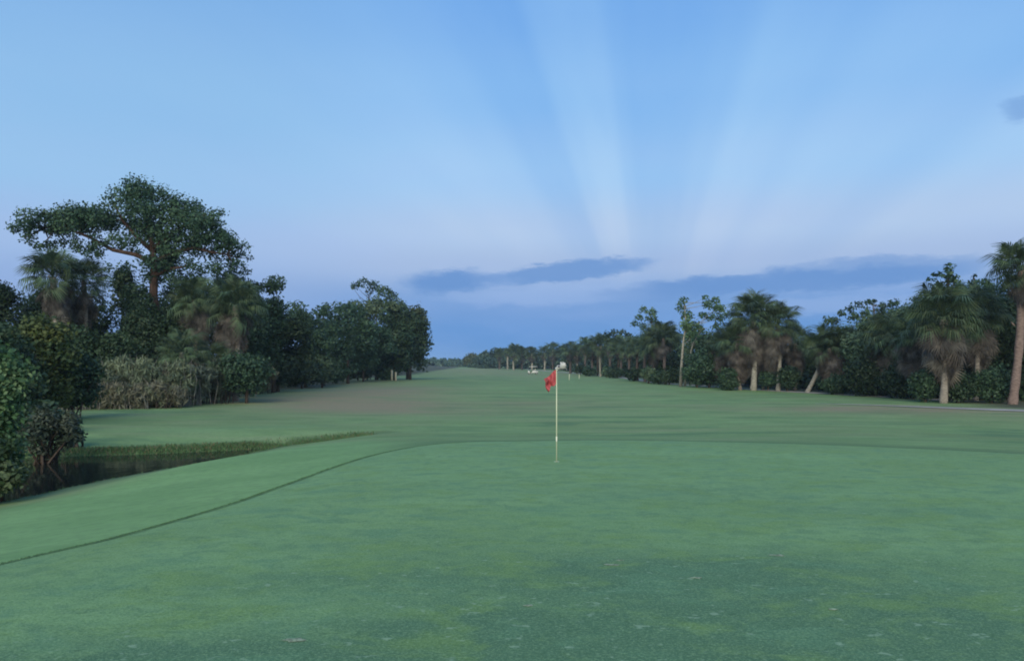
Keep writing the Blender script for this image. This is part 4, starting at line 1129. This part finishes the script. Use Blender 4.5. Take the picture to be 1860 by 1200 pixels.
def fringe():
    rs = np.random.default_rng(12); P = catmull(GREEN, 40); P = P[(P[:, 1] > 3)]
    tng = np.roll(GPf, -1, 0) - np.roll(GPf, 1, 0); tng /= np.linalg.norm(tng, axis=1)[:, None]
    nrm = np.stack([tng[:, 1], -tng[:, 0]], 1)
    if sdist(GP, (GPf + nrm)[:, 0], (GPf + nrm)[:, 1]).mean() < 0: nrm = -nrm
    n = 36000; k = rs.integers(0, len(GPf), n); t = rs.random(n)
    nx_ = (k + 1) % len(GPf)
    b = GPf[k] + (GPf[nx_] - GPf[k]) * t[:, None] + nrm[k] * (.02 + .15 * rs.random(n) ** 1.3)[:, None]
    m = b[:, 1] > 3; b = b[m]; n = len(b); z = terrain(b[:, 0], b[:, 1])
    h = .008 + .014 * rs.random(n); a = rs.random(n) * 6.28; w = .004 + .004 * rs.random(n)
    bx = np.stack([np.cos(a), np.sin(a), 0 * a], 1) * w[:, None]; b0 = np.column_stack([b, z])
    ln = rs.normal(size=(n, 3)) * .4 * h[:, None]; ln[:, 2] = h
    VV = np.stack([b0 - bx, b0 + bx, b0 + ln], 1).reshape(-1, 3)
    return mesh_np('fringe_grass', VV, np.arange(len(VV)).reshape(-1, 3), MATS['bank_grass'], {'tint': np.repeat(rs.random(n) * .6, 3), 'clump': np.full(3 * n, .3)})


tag(link('fringe_grass', fringe()), 'longer grass fringe round the edge of the putting green', 'grass', kind='stuff')

# ------------------------------------------------------------------ things on the course
# flagstick
fx, fy = (1011 - CX) / F * 16.3, 16.3; fz = tz(fx, fy) + .014
fl = empty('golf_flag', (fx, fy, fz)); tag(fl, 'limp red flag on a pale stick standing in the putting green', 'flag')
H = CAMZ - (670 - HY) / F * 16.3 - fz
mb = MB(); mb.tube([(0, 0, -.12), (0, 0, H * .5), (0, 0, H)], [.0125, .0125, .010], 12); link('pole', mb.mesh('pole', MATS['pole_paint'], True), fl)
mb = MB(); zf = CAMZ - (797 - HY) / F * 16.3 - fz
mb.tube([(0, 0, zf - .055), (0, 0, zf - .04), (0, 0, zf + .04), (0, 0, zf + .055)], [.0125, .016, .016, .0125], 12); link('ferrule', mb.mesh('ferrule', MATS['ferrule_white'], True), fl)
mb = MB()
th_ = np.linspace(0, 2 * math.pi, 25)[:-1]
vo = [(.056 * math.cos(a), .056 * math.sin(a), .004) for a in th_] + [(.052 * math.cos(a), .052 * math.sin(a), .004) for a in th_] + [(.052 * math.cos(a), .052 * math.sin(a), -.1) for a in th_]
mb.add(vo, [(k, (k + 1) % 24, 24 + (k + 1) % 24, 24 + k) for k in range(24)] + [(24 + k, 24 + (k + 1) % 24, 48 + (k + 1) % 24, 48 + k) for k in range(24)])
link('cup', mb.mesh('cup', MATS['cup_white']), fl)
nu, nv = 26, 22; V = []
for j in range(nv):
    v_ = j / (nv - 1)
    for i in range(nu):
        u = i / (nu - 1)
        x = -u * (.29 - .10 * v_ * u) + .012 + .03 * math.sin(v_ * 6) * u
        zz = H - .02 - v_ * (.27 + .03 * math.sin(u * 9)) - u * .13 - .07 * u * u + .02 * math.sin(u * 7 + v_ * 2)
        yy = .055 * math.sin(u * 11 + v_ * 2.2) * (.25 + u) + .03 * math.sin(v_ * 7 + u * 4) * u
        V.append((x + .02 * math.sin(v_ * 5 + u * 3) * u, yy, zz))
V2 = [(a, b_ + .003, c_) for a, b_, c_ in V]; o_ = nu * nv
q = [(j * nu + i, j * nu + i + 1, (j + 1) * nu + i + 1, (j + 1) * nu + i) for j in range(nv - 1) for i in range(nu - 1)]
q += [tuple(o_ + k for k in f[::-1]) for f in q]
link('flag', mesh_np('flag', V + V2, np.array(q), MATS['flag_red'], None, True), fl)

# ball marks: small pale scrapes on the green
solid('ball_mark', (.27, .34, .23), .9, .1, .5, 30)
for i, (px, py, w, lb) in enumerate([(1112, 1028, .085, 'pale ball mark near the middle of the dark turf'), (1126, 1020, .05, 'tiny pale scrape just right of the middle ball mark'), (1412, 1011, .11, 'longest pale scrape, on the green farthest to the right'),
                                     (960, 1103, .065, 'pale ball mark on the darkest turf'), (532, 1166, .09, 'pale brownish mark, lowest and leftmost on the green'), (1262, 1052, .07, 'faint brown ball mark between the two pale scrapes'),
                                     (1515, 1110, .05, 'tiny pale mark lowest to the right on the green')]):
    d = 5.0
    for _ in range(20): d = (CAMZ - (1.4 - .026 * d)) * F / (py - HY)
    x = (px - CX) / F * d; rs = np.random.default_rng(i); m = 11
    a = np.linspace(0, 2 * math.pi, m, endpoint=False); r = w * .75 * (.5 + .9 * rs.random(m))
    V = np.column_stack([x + r * np.cos(a), d + .55 * r * np.sin(a), np.zeros(m)])
    V = np.vstack([[x, d, 0], V]); V[:, 2] = 1.4 - .026 * V[:, 1] + .014 + .004; V[0, 2] += .004
    tag(link('ball_mark', mesh_np('ball_mark', V, np.array([(0, 1 + k, 1 + (k + 1) % m) for k in range(m)]), MATS['ball_mark'])), lb, 'turf mark', 'ball marks on the green')

# golf cart
def wheel(x, y, r, w, parent, name='wheel'):
    mb = MB(); mb.tube([(x, y - w / 2, r), (x, y - w / 2 + .02, r), (x, y + w / 2 - .02, r), (x, y + w / 2, r)], [r * .9, r, r, r * .9], 16)
    o = link(name, mb.mesh(name, MATS['rubber'], True), parent)
    mb = MB(); mb.tube([(x, y - w / 2 - .012, r), (x, y + w / 2 + .012, r)], [r * .5, r * .5], 12); link('rim', mb.mesh('rim', MATS['white_paint'], True), o)


cx_, cy_ = (968 - CX) / F * 186.0, 186.0
gc = empty('golf_cart', (cx_, cy_, tz(cx_, cy_))); tag(gc, 'white roofed golf cart parked on the far fairway left of the flag', 'golf cart')
mb = MB(); mb.prism([(-1.2, .35), (-1.2, .8), (-.95, .86), (-.75, .62), (-.3, .5), (-.1, .8), (.5, .82), (1.2, .8), (1.2, .35)], -.55, .55); link('body', mb.mesh('body', MATS['white_paint']), gc)
mb = MB(); mb.prism([(-.95, 1.8), (-.85, 1.9), (1.05, 1.9), (1.15, 1.8)], -.62, .62); link('roof', mb.mesh('roof', MATS['white_paint']), gc)
for x in (-.85, 1.0):
    for y in (-.5, .5):
        mb = MB(); mb.tube([(x, y, .8), (x * .95, y, 1.82)], [.025, .025], 6); link('roof_post', mb.mesh('roof_post', MATS['rubber']), gc)
mb = MB(); mb.box(-.05, .5, -.5, .5, .825, .95); link('seat', mb.mesh('seat', MATS['seat_vinyl']), gc)
mb = MB(); mb.box(.5, .62, -.5, .5, .9, 1.35); link('backrest', mb.mesh('backrest', MATS['seat_vinyl']), gc)
for x in (-.85, .8):
    for y in (-.5, .5): wheel(x, y, .23, .18, gc)

tx, ty = (1021 - CX) / F * 262.0, 262.0
tk = empty('box_truck', (tx, ty, tz(tx, ty))); tag(tk, 'small white box truck parked before the far palms, partly behind the flag', 'truck')
mb = MB(); mb.box(-.6, 2.3, -.95, .95, .75, 3.1); link('cargo_box', mb.mesh('cargo_box', MATS['white_paint']), tk)
mb = MB(); mb.prism([(-2.3, .5), (-2.3, 1.15), (-1.95, 1.25), (-1.6, 1.95), (-.65, 1.98), (-.65, .5)], -.9, .9); link('cab', mb.mesh('cab', MATS['white_paint']), tk)
mb = MB(); mb.prism([(-1.75, 1.25), (-1.5, 1.8), (-.85, 1.82), (-.85, 1.25)], -.91, .91); link('cab_window', mb.mesh('cab_window', MATS['dark_glass']), tk)
mb = MB(); mb.box(-2.2, 2.25, -.5, .5, .42, .74); link('chassis', mb.mesh('chassis', MATS['rubber']), tk)
for x in (-1.6, 1.5):
    for y in (-.78, .78): wheel(x, y, .4, .24, tk)

# stakes by the far path
for px, yb, h, lb in [(1034, 690, 1.3, 'white stake in the yellowish grass right of the flag'), (1052, 688, 1.0, 'shorter stake in the yellowish grass, next right'), (1142, 690, 1.2, 'pale stake beside the cart path left of the pines')]:
    d = 4340.0 / (yb - HY); post(lb, (px - CX) / F * d, d, h * .8, .045, 'stake_white', 'stakes beside the fairway', 'marker_stake')

# ------------------------------------------------------------------ evening air
hm = bpy.data.materials.new('haze'); hm.use_nodes = True; t = hm.node_tree
for n in list(t.nodes): t.nodes.remove(n)
pv = t.nodes.new('ShaderNodeVolumePrincipled'); pv.inputs['Color'].default_value = (.55, .76, 1, 1); pv.inputs['Density'].default_value = .0002
o = t.nodes.new('ShaderNodeOutputMaterial'); t.links.new(pv.outputs[0], o.inputs['Volume'])
mb = MB(); mb.box(float(xs[0]) - 20, float(xs[-1]) + 20, float(ys[0]) - 20, float(ys[-1]) + 20, -3.2, 24)
tag(link('haze', mb.mesh('haze', hm)), kind='stuff')
